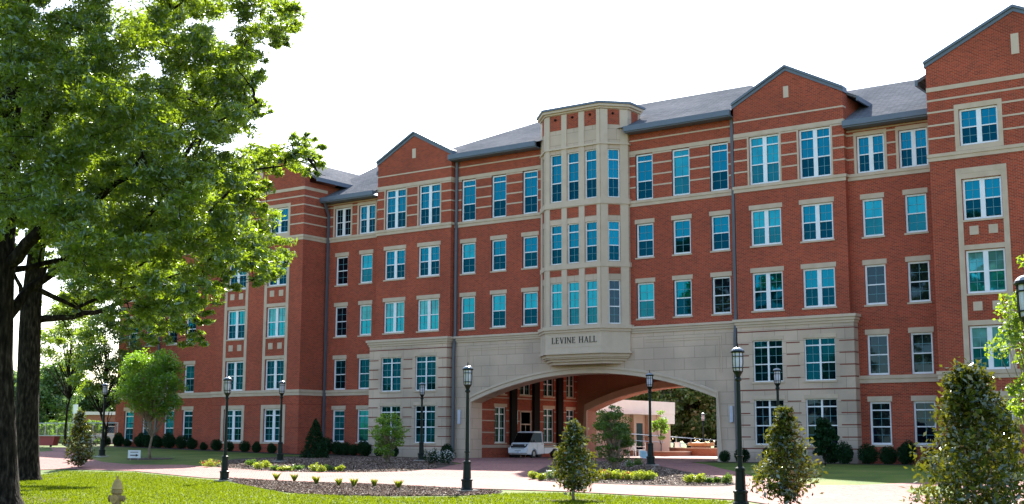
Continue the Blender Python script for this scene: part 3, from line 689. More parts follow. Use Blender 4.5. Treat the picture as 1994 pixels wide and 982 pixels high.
    x1a = s*15.44; mb.extr(P, lambda y, z: (x1a, y, z), lambda y, z: (s*21.5, y, z))
    P2 = [(.2, 17.42+.82*.5138), (6.25, 20.95), (13.2, 17.42), (13.2, 17.2), (6.25, 20.7), (.2, 17.5)]
    mb.extr(P2, lambda y, z: (s*12.5, y, z), lambda y, z: (x1a-s*.002, y, z)); part(mb, 'roof', M['roof'])
    mb = MB(); x0, x1 = sorted((s*15.50, s*20.10)); mb.box(x0, x1, -.80, -.62, 17.17, 17.44); mb.box(x0, x1, -.72, -.02, 17.10, 17.168); part(mb, 'gutter', M['metal'])
    # tower
    ta, tb = sorted((s*20.15, s*28.25)); Lt = front(-2.14); ops = []; b = MB(); sur = []
    for c in (22.43, 26.2):
        x = s*c; window(Lt, x-.86, x+.86, 15.10, 16.80, 'pair', 0, pick(5, s), False, 0, (.20, .24, .20, .23), 8 if c < 23 or s < 0 else 5); ops.append((x-.86, x+.86, 15.10, 16.80)); sur.append((x-1.06, x+1.06, ZA, 17.04))
        for row, (z0, z1) in ((4, R4), (3, R3), (2, Q2)):
            ops.append((x-.86, x+.86, z0, z1)); window(Lt, x-.86, x+.86, z0, z1, 'pair', 0, 'pale' if (s > 0 and row <= 3 or s < 0 and row == 3 and c < 23) else ('half' if row == 3 else 'sky' if row == 4 else 'low'), True, 0, prio=7 if c < 23 or s < 0 else 3)
        ops.append((x-.86, x+.86, 1.62, 3.72)); window(Lt, x-.86, x+.86, 1.62, 3.72, 'pair', .2, 'low' if s < 0 else 'sky', False, 0, (.24, .25, .24, .12), 7)
        for e in (-1, 1): b.lbox(Lt, min(x+e*.88, x+e*1.12), max(x+e*.88, x+e*1.12), 4.915, 14.05, -.02, .035)
        for z0, z1 in ((13.56, 13.80), (10.30, 10.52), (6.90, 7.12)): b.lbox(Lt, x-.878, x+.878, z0, z1, -.02, .03)
        b.lbox(Lt, x-.878, x+.878, 13.803, 14.05, -.02, .035)
        for zc in (11.17, 7.75):
            for e in (-.42, .42): b.lbox(Lt, x+e-.2, x+e+.2, zc-.2, zc+.2, -.02, .02)
    mb = MB(); wall(mb, Lt, ta, tb, .3, 19.0, ops); xm = (ta+tb)/2; hw = (tb-ta)/2; zt0 = 19.02; zt1 = zt0+hw*.478
    mb.poly([(ta, -2.14, 19.0), (tb, -2.14, 19.0), (tb, -2.14, zt0), (xm, -2.14, zt1), (ta, -2.14, zt0)])
    for xx in (ta, tb): mb.quad((xx, -2.14, .3), (xx, 12.2, .3), (xx, 12.2, 18.35), (xx, -2.14, 18.35)); mb.quad((xx, -2.14, 18.35), (xx, -1.7, 18.35), (xx, -1.7, zt0), (xx, -2.14, zt0))
    mb.box(ta+.02, tb-.02, -1.7, 12.2, .35, 18.3); mb.poly([(ta, -1.7, 18.3), (tb, -1.7, 18.3), (tb, -1.7, zt0), (xm, -1.7, zt1), (ta, -1.7, zt0)])
    part(mb, 'wall', M['brick'])
    stripes(Lt, ta, tb, (15.56, 16.17, 16.79, 17.35), sur, b=b); b.lbox(Lt, ta, tb, 17.82, 18.02, -.02, .03); belt(b, Lt, ta, tb, ZA, e0=1, e1=1); belt(b, Lt, ta, tb, 4.91, .36, e0=1, e1=1)
    xi = s*20.15
    for z, h in [(z, .085) for z in STR]+[(17.82, .2)]: b.box(xi-.016, xi+.016, -2.14, -.02, z, z+h)
    for zt_, h in ((ZA, .33), (4.91, .36)): b.box(xi-.09, xi+.09, -2.14, -.02, zt_-h*.45, zt_); b.box(xi-.05, xi+.05, -2.14, -.02, zt_-h, zt_-h*.45-.002)
    part(b, 'stone_band', M['band'])
    b = MB(); stripes(Lt, ta, tb, (1.22, 1.86, 2.5, 3.14, 3.98), [(o[0]-.25, o[1]+.25, o[2]-.12, o[3]+.26) for o in ops], .02, b=b, wd=.005)
    for z in (1.22, 1.86, 2.5, 3.14, 3.98): b.box(xi-.005, xi+.005, -2.13, -.02, z, z+.02)
    part(b, 'red_course', M['brick_dark'])
    coping(ta, tb, zt0, zt1, -2.14, .5)
    b = MB(); b.box(xm-.17, xm+.17, -2.17, -2.13, 18.98, 19.92); part(b, 'gable_vent', M['stone'])
    mb = MB(); k = .478
    P = [(ta-.55, 18.75-k*.55), (xm, zt1-.28), (tb+.55, 18.75-k*.55), (tb+.55, 18.92-k*.55), (xm, zt1-.1), (ta-.55, 18.92-k*.55)]
    mb.extr(P, lambda a, z: (a, -1.65, z), lambda a, z: (a, 9, z)); part(mb, 'roof', M['roof'])
    mb = MB()
    for xx in (ta-.68, tb+.55): mb.box(xx, xx+.13, -1.65, 3.5, 18.36, 18.62)
    part(mb, 'gutter', M['metal'])
    # downpipes
    mb = MB(); xp = s*9.22; mb.box(xp-.08, xp+.08, -.30, -.17, .6, 7.0); mb.extr([(-.02, 0)]*0 or [(-.30, 7.0), (-.17, 7.0), (-.02, 8.15), (-.15, 8.15)], lambda y, z: (xp-.08, y, z), lambda y, z: (xp+.08, y, z)); mb.box(xp-.08, xp+.08, -.15, -.02, 8.15, 18.65)
    o = part(mb, 'downpipe', M['pipe'])
    wl = MB(); wl.box(s*8.86-.09, s*8.86+.09, -.16, -.06, 2.72, 3.55); part(wl, 'wall_light', M['lampglass'])
mb = MB(); mb.box(-19.98, -19.84, -.16, -.03, .7, 16.3); mb.extr([(-.16, 16.3), (-.03, 16.3), (-.42, 17.15), (-.58, 17.15)], lambda y, z: (-19.98, y, z), lambda y, z: (-19.84, y, z)); part(mb, 'downpipe', M['pipe'])
# --- far left wing
Lf = front(-1.6); ops = []
for x in (-31.32, -33.25, -35.6, -37.6):
    for z0, z1, tr in ((1.62, 3.74, .18), (4.93, 6.85, 0), (8.33, 10.28, 0), (11.67, 13.54, 0), (ZA+.01, 16.74, 0)):
        ops.append((x-.52, x+.52, z0, z1)); window(Lf, x-.52, x+.52, z0, z1, 'single', tr, 'sky' if z0 > 8 else 'blind' if z0 > 4 else 'low', True, .25, prio=7 if z0 < 4 or (z0 < 11 and x > -34) else 2)
mb = MB(); wall(mb, Lf, -39.15, -28.25, .5, 17.2, ops); mb.box(-39.15, -28.25, -1.3, 12.2, .5, 17.2); mb.quad((-39.15, -1.6, .5), (-39.15, 0, .5), (-39.15, 0, 17.2), (-39.15, -1.6, 17.2)); part(mb, 'wall', M['brick'])
b = MB(); belt(b, Lf, -39.15, -28.25, 4.91, .36, e0=1); belt(b, Lf, -39.15, -28.25, ZA, e0=1)
for z in (3.9, 7.25, 10.4): b.lbox(Lf, -28.55, -28.45, z-.2, z, -.01, .02)
part(b, 'stone_band', M['band'])
mb = MB(); mb.box(-34.62, -34.48, -1.74, -1.62, 1.2, 17); part(mb, 'downpipe', M['pipe'])
mb = MB(); P = [(-2.2, 17.42), (5.5, 21.3), (13.2, 17.42), (13.2, 17.2), (5.5, 21.0), (-2.2, 17.2)]; mb.extr(P, lambda y, z: (-39.9, y, z), lambda y, z: (-28, y, z)); part(mb, 'roof', M['roof'])
# --- central roof (hipped) and gutters
mb = MB(); e0, e1, yb, zz, zr = -13.4, 13.4, 13.0, 18.93, 22.2; r0, r1 = -7.4, 7.4
A, B_, C_, D_ = (e0, -.62, zz), (e1, -.62, zz), (e1, yb, zz), (e0, yb, zz); E_, F_ = (r0, 6.25, zr), (r1, 6.25, zr)
def rz(y): return zz+(zr-zz)*(y+.62)/6.87
mb.quad((-9.43, -.62, zz), (9.43, -.62, zz), (9.43, .15, rz(.15)), (-9.43, .15, rz(.15))); A = (e0+1.0, .15, rz(.15)); B_ = (e1-1.0, .15, rz(.15)); mb.quad(A, B_, F_, E_); A = (e0, -.0, zz); B_ = (e1, .0, zz)
mb.poly([(e0+1.0, .15, rz(.15)), A, D_, E_]); mb.poly([(e1-1.0, .15, rz(.15)), B_, C_, F_]); mb.quad(C_, D_, E_, F_);  part(mb, 'roof', M['roof'], fix=False)
for a0, a1 in ((-9.42, -2.97), (2.97, 9.42)):
    mb = MB(); mb.box(a0, a1, -.78, -.62, 18.66, 18.95); mb.box(a0, a1, -.70, -.02, 18.60, 18.657); part(mb, 'gutter', M['metal'])
flush_windows()

def split_loose(names):
    for o in [o for o in bpy.data.objects if o.type == 'MESH' and o.name.split('.')[0] in names]:
        me = o.data; n = len(me.vertices); par = list(range(n))
        def fd(a):
            while par[a] != a: par[a] = par[par[a]]; a = par[a]
            return a
        key = {}
        for v in me.vertices:
            k = tuple(round(c, 3) for c in v.co)
            if k in key: par[fd(v.index)] = fd(key[k])
            else: key[k] = v.index
        for p in me.polygons:
            r = fd(p.vertices[0])
            for q in p.vertices[1:]: par[fd(q)] = r
        grp = {}
        for p in me.polygons: grp.setdefault(fd(p.vertices[0]), []).append(p)
        if len(grp) < 2: continue
        base = o.name.split('.')[0]
        for gi, ps in enumerate(grp.values()):
            q = MB()
            for p in ps: nn = len(q.v); q.v += [tuple(me.vertices[i].co) for i in p.vertices]; q.f.append(tuple(range(nn, nn+len(p.vertices)))); q.mi.append(p.material_index)
            c = q.build(base, list(me.materials), fix=False); c.parent = o.parent; c.location = o.location
            bm = bmesh.new(); bm.from_mesh(c.data); bmesh.ops.remove_doubles(bm, verts=bm.verts, dist=1e-5); bm.to_mesh(c.data); bm.free()
        bpy.data.objects.remove(o)
split_loose({'brick_panel', 'passage_wall', 'scupper', 'cornice', 'pilaster'})
# ================================================================== LAMPS, SIGNS, HYDRANT, VAN
def lamp_proto(loc, label):
    t = thing('street_lamp', loc, label, 'street lamp', 'dark green street lamps along the paths')
    b = MB(); b.box(-.27, .27, -.27, .27, -.25, .06); o = b.build('footing', M['concrete'], t); bevel(o, .015)
    b = MB(); b.lathe([(.20, .06), (.20, .10), (.165, .13), (.165, .32), (.185, .34), (.185, .38), (.13, .41), (.115, .85), (.125, .87), (.125, .93), (.085, .96)], 16); b.build('post_base', M['lampmetal'], t, smooth=False)
    b = MB(); b.lathe([(.065, .95), (.060, 1.5), (.050, 3.05), (.085, 3.08), (.085, 3.12), (.055, 3.16), (.075, 3.22), (.13, 3.30)], 14); b.lathe([(.085, 1.20), (.095, 1.22), (.085, 1.24)], 14); b.build('pole', M['lampmetal'], t)
    b = MB(); b.lathe([(.105, 3.32), (.125, 3.50), (.125, 3.76)], 12); b.build('lamp_glass', M['lampglass'], t)
    b = MB()
    for k in range(8):
        a = k*math.pi/4; b.tube([(.118*math.cos(a), .118*math.sin(a), 3.30), (.138*math.cos(a), .138*math.sin(a), 3.5), (.138*math.cos(a), .138*math.sin(a), 3.78)], .009, 4)
    for z in (3.38, 3.66): b.lathe([(.130, z), (.146, z), (.146, z+.02), (.130, z+.02)], 16)
    b.build('cage', M['lampmetal'], t)
    b = MB(); b.lathe([(.165, 3.76), (.178, 3.78), (.165, 3.815)], 16); b.build('collar', M['lampmetal'], t)
    b = MB(); b.lathe([(.160, 3.815), (.12, 3.865), (.05, 3.895), (.02, 3.90)], 16); o = b.build('cap', M['lampcap'], t)
    b = MB(); b.lathe([(.022, 3.90), (.03, 3.925), (.012, 3.95), (.016, 3.97), (.003, 4.03)], 8); b.build('finial', M['lampmetal'], t)
    return t
LAMPS = [((13.65, -28.36), 'dark green street lamp at the lawn edge just left of the stone arch'),
         ((24.27, -31.12), 'nearest tall dark green street lamp right of the arch, at the brick path edge'),
         ((1.17, -27.08), 'dark green street lamp on the lawn edge in front of the left brick wing'),
         ((-7.26, -16.1), 'dark green street lamp in the shaded bed before the left brick tower'),
         ((-3.06, -10.52), 'dark green street lamp before the left cream stone block beside white flowers'),
         ((11.24, -12.67), 'dark green street lamp in the mulch bed in front of the arch opening'),
         ((17.25, -13.12), 'dark green street lamp half hidden behind the magnolia before the right stone block'),
         ((-19.73, -17.03), 'dark green street lamp at the far left beyond the small dark magnolia')]
_d = ray(2003, 620); _d = _d/np.hypot(_d[0], _d[1]); LAMPS.append((tuple((CAM+_d*19.2)[:2]), 'dark green street lamp cut off by the right edge of the photo'))
LP = None
for (x, y), lb in LAMPS:
    if LP is None: LP = lamp_proto((x, y, g(x, y)), lb); first = LP
    else: c = copy_tree(LP); c.location = (x, y, g(x, y)); c['label'] = lb
_d = ray(1369, 812); _d = _d/np.hypot(_d[0], _d[1]); q = CAM+_d*100; c = copy_tree(LP); c.location = (q[0], q[1], .0); c['label'] = 'small distant street lamp seen through the arch against dark trees'
# hydrant
hx, hy = atd(226, 1000, 26.6)[:2]
h = thing('fire_hydrant', (hx, hy, g(hx, hy)+.03), 'weathered tan fire hydrant with a rusty cream bonnet on the lawn', 'hydrant', rz=.5)
h.scale = (.84, .84, 1)
b = MB(); b.lathe([(.15, -.05), (.15, .03), (.105, .05), (.10, .48), (.135, .50), (.135, .55), (.12, .57)], 20); b.build('barrel', M['hydrant'], h)
b = MB(); b.lathe([(.125, .57), (.14, .585), (.125, .62), (.10, .70), (.06, .76), (.03, .775), (.03, .82), (.022, .83)], 20); b.build('bonnet', M['hydrantcap'], h)
for dx, dy, r in ((1, 0, .055), (-1, 0, .055), (0, -1, .075)):
    b = MB(); b.tube([(dx*.09, dy*.09, .40), (dx*.165, dy*.165, .40)], r, 14); b.tube([(dx*.165, dy*.165, .40), (dx*.19, dy*.19, .40)], r*1.2, 8); b.tube([(dx*.19, dy*.19, .40), (dx*.215, dy*.215, .40)], r*.35, 5); b.build('nozzle', M['hydrantcap'] if dy else M['hydrant'], h)
# arrow sign on wire legs
sx, sy = bg_(261, 897); t = thing('arrow_sign', (sx, sy, g(sx, sy)), 'small white yard sign with a black arrow pointing right', 'sign', rz=.62)
b = MB(); b.box(-.32, .32, -.01, .01, .12, .52); b.build('board', M['signwhite'], t)
b = MB(); b.box(-.20, .10, -.018, -.011, .24, .285); b.poly([(.08, -.016, .19), (.22, -.016, .262), (.08, -.016, .335)]); b.box(-.2, .2, -.018, -.011, .40, .43); b.build('arrow', M['letters'], t, fix=False)
for q in (-.2, .2):
    b = MB(); b.tube([(q, 0, -.02), (q, 0, .12)], .008, 5); b.build('leg', M['silver'], t)
sx, sy = bg_(1254, 903); t = thing('notice_board', (sx, sy, g(sx, sy)), 'tilted pale blue notice on a stake beside the tall shrub under the arch', 'sign', rz=.55)
b = MB(); b.extr([(-.17, .28), (.20, .22), (.13, .58), (-.22, .62)], lambda a, z: (a, -.012, z), lambda a, z: (a, .012, z)); b.build('board', M['signblue'], t)
b = MB()
for k in range(4): b.box(-.11, .1, -.018, -.013, .33+k*.06, .348+k*.06)
b.build('writing', M['teal'], t)
b = MB(); b.tube([(0, .02, -.02), (0, .02, .5)], .012, 5); b.build('stake', M['silver'], t)

# utility truck under the arch, nose towards -y
V = thing('utility_truck', (-6.15, 2.1, .745), 'small white electric utility truck with black grille parked under the stone arch', 'truck')
b = MB(); P = [(.10, .22), (.0, .30), (-.02, .52), (.10, .74), (.22, .84), (.34, .90), (1.72, .90), (1.80, .80), (1.80, .22), (1.05, .20), (.98, .38), (.82, .50), (.62, .50), (.46, .38), (.40, .22)]
b.extr(P, lambda y, z: (-.66, y, z), lambda y, z: (.66, y, z)); o = b.build('cab_body', M['vanwhite'], V); bevel(o, .04, 3)
b = MB(); b.extr([(.34, .905), (.78, 1.47), (1.66, 1.47), (1.70, .905)], lambda y, z: (-.60+.08*(z-.9), y, z), lambda y, z: (.60-.08*(z-.9), y, z)); b.build('cab_glass', M['vanglass'], V)
b = MB(); b.extr([(.72, 1.472), (.86, 1.55), (1.62, 1.55), (1.72, 1.472)], lambda y, z: (-.58, y, z), lambda y, z: (.58, y, z)); o = b.build('roof', M['vanwhite'], V); bevel(o, .02)
for sx_ in (-1, 1):
    b = MB(); b.tube([(sx_*.60, .36, .9), (sx_*.56, .80, 1.47)], .022, 6); b.build('pillar', M['black'], V)
    b = MB(); b.tube([(sx_*.61, 1.66, .9), (sx_*.57, 1.66, 1.48)], .045, 6); b.build('pillar', M['vanwhite'], V)
    b = MB(); b.box(sx_*.66, sx_*.668, 1.08, 1.72, .28, .88); d_ = b.build('door', M['vanwhite'], V); b = MB(); b.box(sx_*.668, sx_*.685, 1.50, 1.64, .80, .83); b.build('handle', M['black'], d_)
    b = MB(); b.box(sx_*.66, sx_*.80, .62, .66, .92, 1.04); b.build('mirror', M['black'], V)
    b = MB(); b.tube([(sx_*.48, .05, .745), (sx_*.48, .13, .745)], .045, 10); b.build('headlight', M['lens'], V)
b = MB(); b.extr([(-.62, .80), (.62, .80), (.58, .66), (.44, .52), (-.44, .52), (-.58, .66)], lambda x, z: (x, -.045+max(0, z-.5)*.52, z), lambda x, z: (x, .12+(z-.48)*.4, z)); b.build('grille', M['black'], V)
b = MB(); b.box(-.22, .22, -.035, -.015, .40, .425); b.build('intake', M['black'], V)
b = MB(); b.box(-.13, .13, -.035, -.015, .28, .37); b.build('plate', M['signwhite'], V)
tcv = bpy.data.curves.new('plate_number', 'FONT'); tcv.body = '208'; tcv.size = .1; tcv.extrude = .002; tcv.align_x = 'CENTER'
tobj = bpy.data.objects.new('t', tcv); COL.objects.link(tobj); bpy.context.view_layer.update(); tm = bpy.data.meshes.new_from_object(tobj.evaluated_get(bpy.context.evaluated_depsgraph_get())); bpy.data.objects.remove(tobj)
for v in tm.vertices: v.co = Vector((v.co.x, -.042-v.co.z, .295+v.co.y))
tm.materials.clear(); tm.materials.append(M['blue']); po = bpy.data.objects.new('plate_number', tm); COL.objects.link(po); po.parent = V
b = MB(); b.box(-.64, .64, 1.84, 3.40, .50, .62); o = b.build('flatbed', M['black'], V)
b = MB(); P = [(1.83, .25), (1.83, .60), (3.38, .60), (3.38, .42), (3.22, .42), (3.10, .54), (2.78, .54), (2.62, .40), (2.30, .25)]
b.extr(P, lambda y, z: (-.65, y, z), lambda y, z: (.65, y, z)); o = b.build('rear_fender', M['vanwhite'], V)
for z in (.70, .82): 
    b = MB(); b.box(-.64, .64, 3.32, 3.36, z, z+.03); b.box(.60, .64, 1.9, 3.32, z, z+.03); b.box(-.64, -.60, 1.9, 3.32, z, z+.03); b.build('bed_rail', M['black'], V)
for wx in (-.56, .56):
    for wy in (.72, 2.94):
        b = MB(); b.tube([(wx-.09, wy, .24), (wx+.09, wy, .24)], .25, 20); wh = b.build('wheel', M['tyre'], V); b = MB(); s_ = 1 if wx > 0 else -1; b.tube([(wx+s_*.085, wy, .24), (wx+s_*.10, wy, .24)], .14, 14); b.build('rim', M['rim'], wh)

# ================================================================== COURT BEHIND THE ARCH
def gp(px, d, z=None):
    r = ray(px, 860); r = r/np.hypot(r[0], r[1]); q = CAM+r*d; return float(q[0]), float(q[1])
# planter wall: curved low brick wall
def arcwall(px, d, rad, a0, a1, th, h, label, cat='planter'):
    cx, cy = gp(px, d); t = thing('brick_planter', (cx, cy, .72), label, cat); n = 18
    A = np.linspace(R(a0), R(a1), n)
    b = MB(); c = MB()
    for i in range(n-1):
        for m_, r0, r1, z0, z1 in ((b, rad-th, rad, -.1, h), (c, rad-th-.04, rad+.04, h+.002, h+.07)):
            p = [(r0*math.cos(A[i]), r0*math.sin(A[i])), (r1*math.cos(A[i]), r1*math.sin(A[i])), (r1*math.cos(A[i+1]), r1*math.sin(A[i+1])), (r0*math.cos(A[i+1]), r0*math.sin(A[i+1]))]
            m_.prism(p, z0, z1)
    b.build('wall', M['orangebrick'], t); c.build('coping', M['tan'], t); return t
arcwall(1418, 94, 4.2, 175, 330, .35, .52, 'tall curved orange brick planter wall right of the court behind the arch')
arcwall(1290, 91, 2.0, 150, 380, .35, .28, 'low curved orange brick planter round the slim tree behind the arch')
cx, cy = gp(1365, 99); t = thing('round_bench', (cx, cy, .72), 'round orange timber bench top above the curved planter wall', 'bench')
b = MB(); b.lathe([(.95, .68), (1.02, .70), (1.02, .92), (.95, .94)], 28); b.build('seat', M['wood'], t); b = MB(); b.lathe([(.75, 0), (.75, .68)], 20); b.build('pedestal', M['orangebrick'], t)
cx, cy = gp(1320, 98); t = thing('utility_box', (cx, cy, .72), 'small white square box standing behind the curved planter wall', 'box'); b = MB(); b.box(-.19, .19, -.15, .15, .0, .92); o = b.build('cabinet', M['whitepl'], t); b = MB(); b.box(-.21, .21, -.17, .17, .922, .96); b.build('lid', M['whitepl'], t)
# sloping handrail
t = thing('handrail', (*gp(1220, 90.5), .72), 'silver sloping handrail crossing the court behind the arch', 'railing')
o0 = Vector((*gp(1220, 90.5), .72)); e = Vector((*gp(1400, 106), .72))-o0
b = MB(); b.tube([(0, 0, 1.55), (e.x, e.y, 1.12)], .035, 6); b.tube([(0, 0, 1.1), (e.x, e.y, .7)], .02, 5); b.build('rail', M['silver'], t)
for k in range(7):
    b = MB(); f = k/6; b.tube([(e.x*f, e.y*f, 0), (e.x*f, e.y*f, 1.53-.43*f)], .022, 5); b.build('post', M['silver'], t)
# white chairs
def chair(px, d, rz, lb):
    x, y = gp(px, d); t = thing('garden_chair', (x, y, .745), lb, 'chair', 'white garden chairs behind the arch', rz)
    b = MB(); b.box(-.24, .24, -.22, .22, .40, .43); b.build('seat', M['whitepl'], t)
    b = MB()
    for k in range(5): b.box(-.22+k*.1, -.18+k*.1, .20, .23, .45, .88)
    b.box(-.24, .24, .195, .235, .85, .92); b.build('backrest', M['whitepl'], t)
    for a, c in ((-.21, -.19), (.21, -.19), (-.21, .2), (.21, .2)): b = MB(); b.tube([(a*1.1, c*1.1, 0), (a, c, .41)], .02, 5); b.build('leg', M['whitepl'], t)
    for a in (-.24, .24): b = MB(); b.box(a-.025, a+.025, -.2, .22, .62, .65); b.build('armrest', M['whitepl'], t)
chair(1231, 86.5, .4, 'white slatted garden chair left of the pale blue notice'); chair(1241, 88, 2.4, 'white slatted garden chair just behind the pale blue notice'); chair(1250, 87, -1.0, 'white slatted garden chair between notice and lamp post')
# low court building
p1 = Vector((*gp(1120, 86.5), 0)); p2 = Vector((*gp(1306, 97), 0)); ud = (p2-p1).normalized(); nd = Vector((ud.y, -ud.x, 0)); ln = (p2-p1).length
t = thing('court_pavilion', (p1.x, p1.y, .72), 'single-storey tan and cream flat-roofed building seen through the arch', 'building')
Lp = frame((0, 0, 0), ud, nd)
b = MB(); b.lbox(Lp, 0, ln, -.2, 3.0, -8, 0); b.build('wall', M['tan'], t)
b = MB(); b.lbox(Lp, -.1, ln+.1, 3.0, 3.9, -8.1, .35); b.lbox(Lp, ln-1.9, ln+.12, 2.3, 3.0, -8.1, .30); b.build('fascia', M['cream'], t)
b = MB(); b.lbox(Lp, -.1, ln-3.0, 2.9, 3.0, .0, 1.2); b.build('canopy', M['cream'], t)
for u in (ln-5.6, ln-3.6, ln-8.5): b = MB(); b.lbox(Lp, u, u+.35, -.1, 2.9, .02, .3); b.build('column', M['tan'], t)
b = MB(); b.lbox(Lp, ln-4.9, ln-4.0, 0, 2.3, .002, .05); dd = b.build('door', M['g_dark'], t)
b = MB(); b.lbox(Lp, ln-7.9, ln-6.2, .6, 2.3, .002, .05); b.build('window', M['g_low'], t)

# ================================================================== TREES
def limb(mb, P, r0, r1, n=8):
    P = [Vector(p) for p in P]; k = len(P); mb.tube(P, [r0+(r1-r0)*(i/(k-1))**.8 for i in range(k)], n)
def curve(a, b, sag=0, n=6, wob=.1, rng=random):
    a, b = Vector(a), Vector(b); L = (b-a).length; out = []
    for i in range(n+1):
        t = i/n; p = a.lerp(b, t); p.z += sag*math.sin(math.pi*t)
        if 0 < i < n: p += Vector((rng.uniform(-1, 1), rng.uniform(-1, 1), rng.uniform(-1, 1)))*wob*L*.1
        out.append(p)
    return out
def generic_tree(name, loc, label, cat, H, crown_r, crown_z0, mat, nl, lsize, trunk_r, nclump=26, group=None, seed=1, bark='bark', aspect=.6, multi=1, top=.8, squash=.55, shell=.4, gapr=.5, up=.4):
    rs = random.Random(seed); rg = np.random.default_rng(seed)
    t = thing(name, loc, label, cat, group); mb = MB(); cc = Vector((0, 0, (H+crown_z0)/2)); hz = (H-crown_z0)/2; pts = []; tips = []
    for k in range(nclump):
        while True:
            d = Vector((rs.uniform(-1, 1), rs.uniform(-1, 1), rs.uniform(-1, 1)))
            if d.length < 1: break
        zz_ = d.z; prof = 1-(.5+.5*zz_)*(1-top) if top < 1 else 1
        c = cc+Vector((d.x*crown_r*prof, d.y*crown_r*prof, d.z*hz))*.86; tips.append(c)
        r = crown_r*gapr*rs.uniform(.55, 1.0); pts.append(blob(c, (r, r, r*squash), nl//nclump, rg, shell))
    stems = []
    for m_ in range(multi):
        b0 = Vector((rs.uniform(-1, 1), rs.uniform(-1, 1), 0))*(.12 if multi > 1 else 0); tp = Vector((rs.uniform(-1, 1)*crown_r*.5*(multi > 1), rs.uniform(-1, 1)*crown_r*.5*(multi > 1), H*.86))
        P = curve(b0-Vector((0, 0, .15)), tp, 0, 8, .25, rs); rr = trunk_r/(multi**.5); k = len(P)
        mb.tube(P, [rr*(1.35 if i == 0 else 1)*(1-.88*i/(k-1)) for i in range(k)], 9); stems.append(P)
    trunk = mb.build('trunk', M[bark], t, smooth=True); br = MB()
    for c in tips:
        P = stems[rs.randrange(len(stems))]; f = min(.95, max(crown_z0*.75/H, (c.z/H)*.72)); q = P[int(f*(len(P)-1))]
        br.tube(curve(q, c, -.05*crown_r, 4, .3, rs), [trunk_r*.32, trunk_r*.26, trunk_r*.2, trunk_r*.13, trunk_r*.06], 5)
    br.build('branches', M[bark], t)
    leaves('crown', np.concatenate(pts), lsize, M[mat], t, aspect=aspect, rng=rg, up=up)
    return t
def loc(px, py, dz=0): x, y = bg_(px, py); return (x, y, g(x, y)+dz)

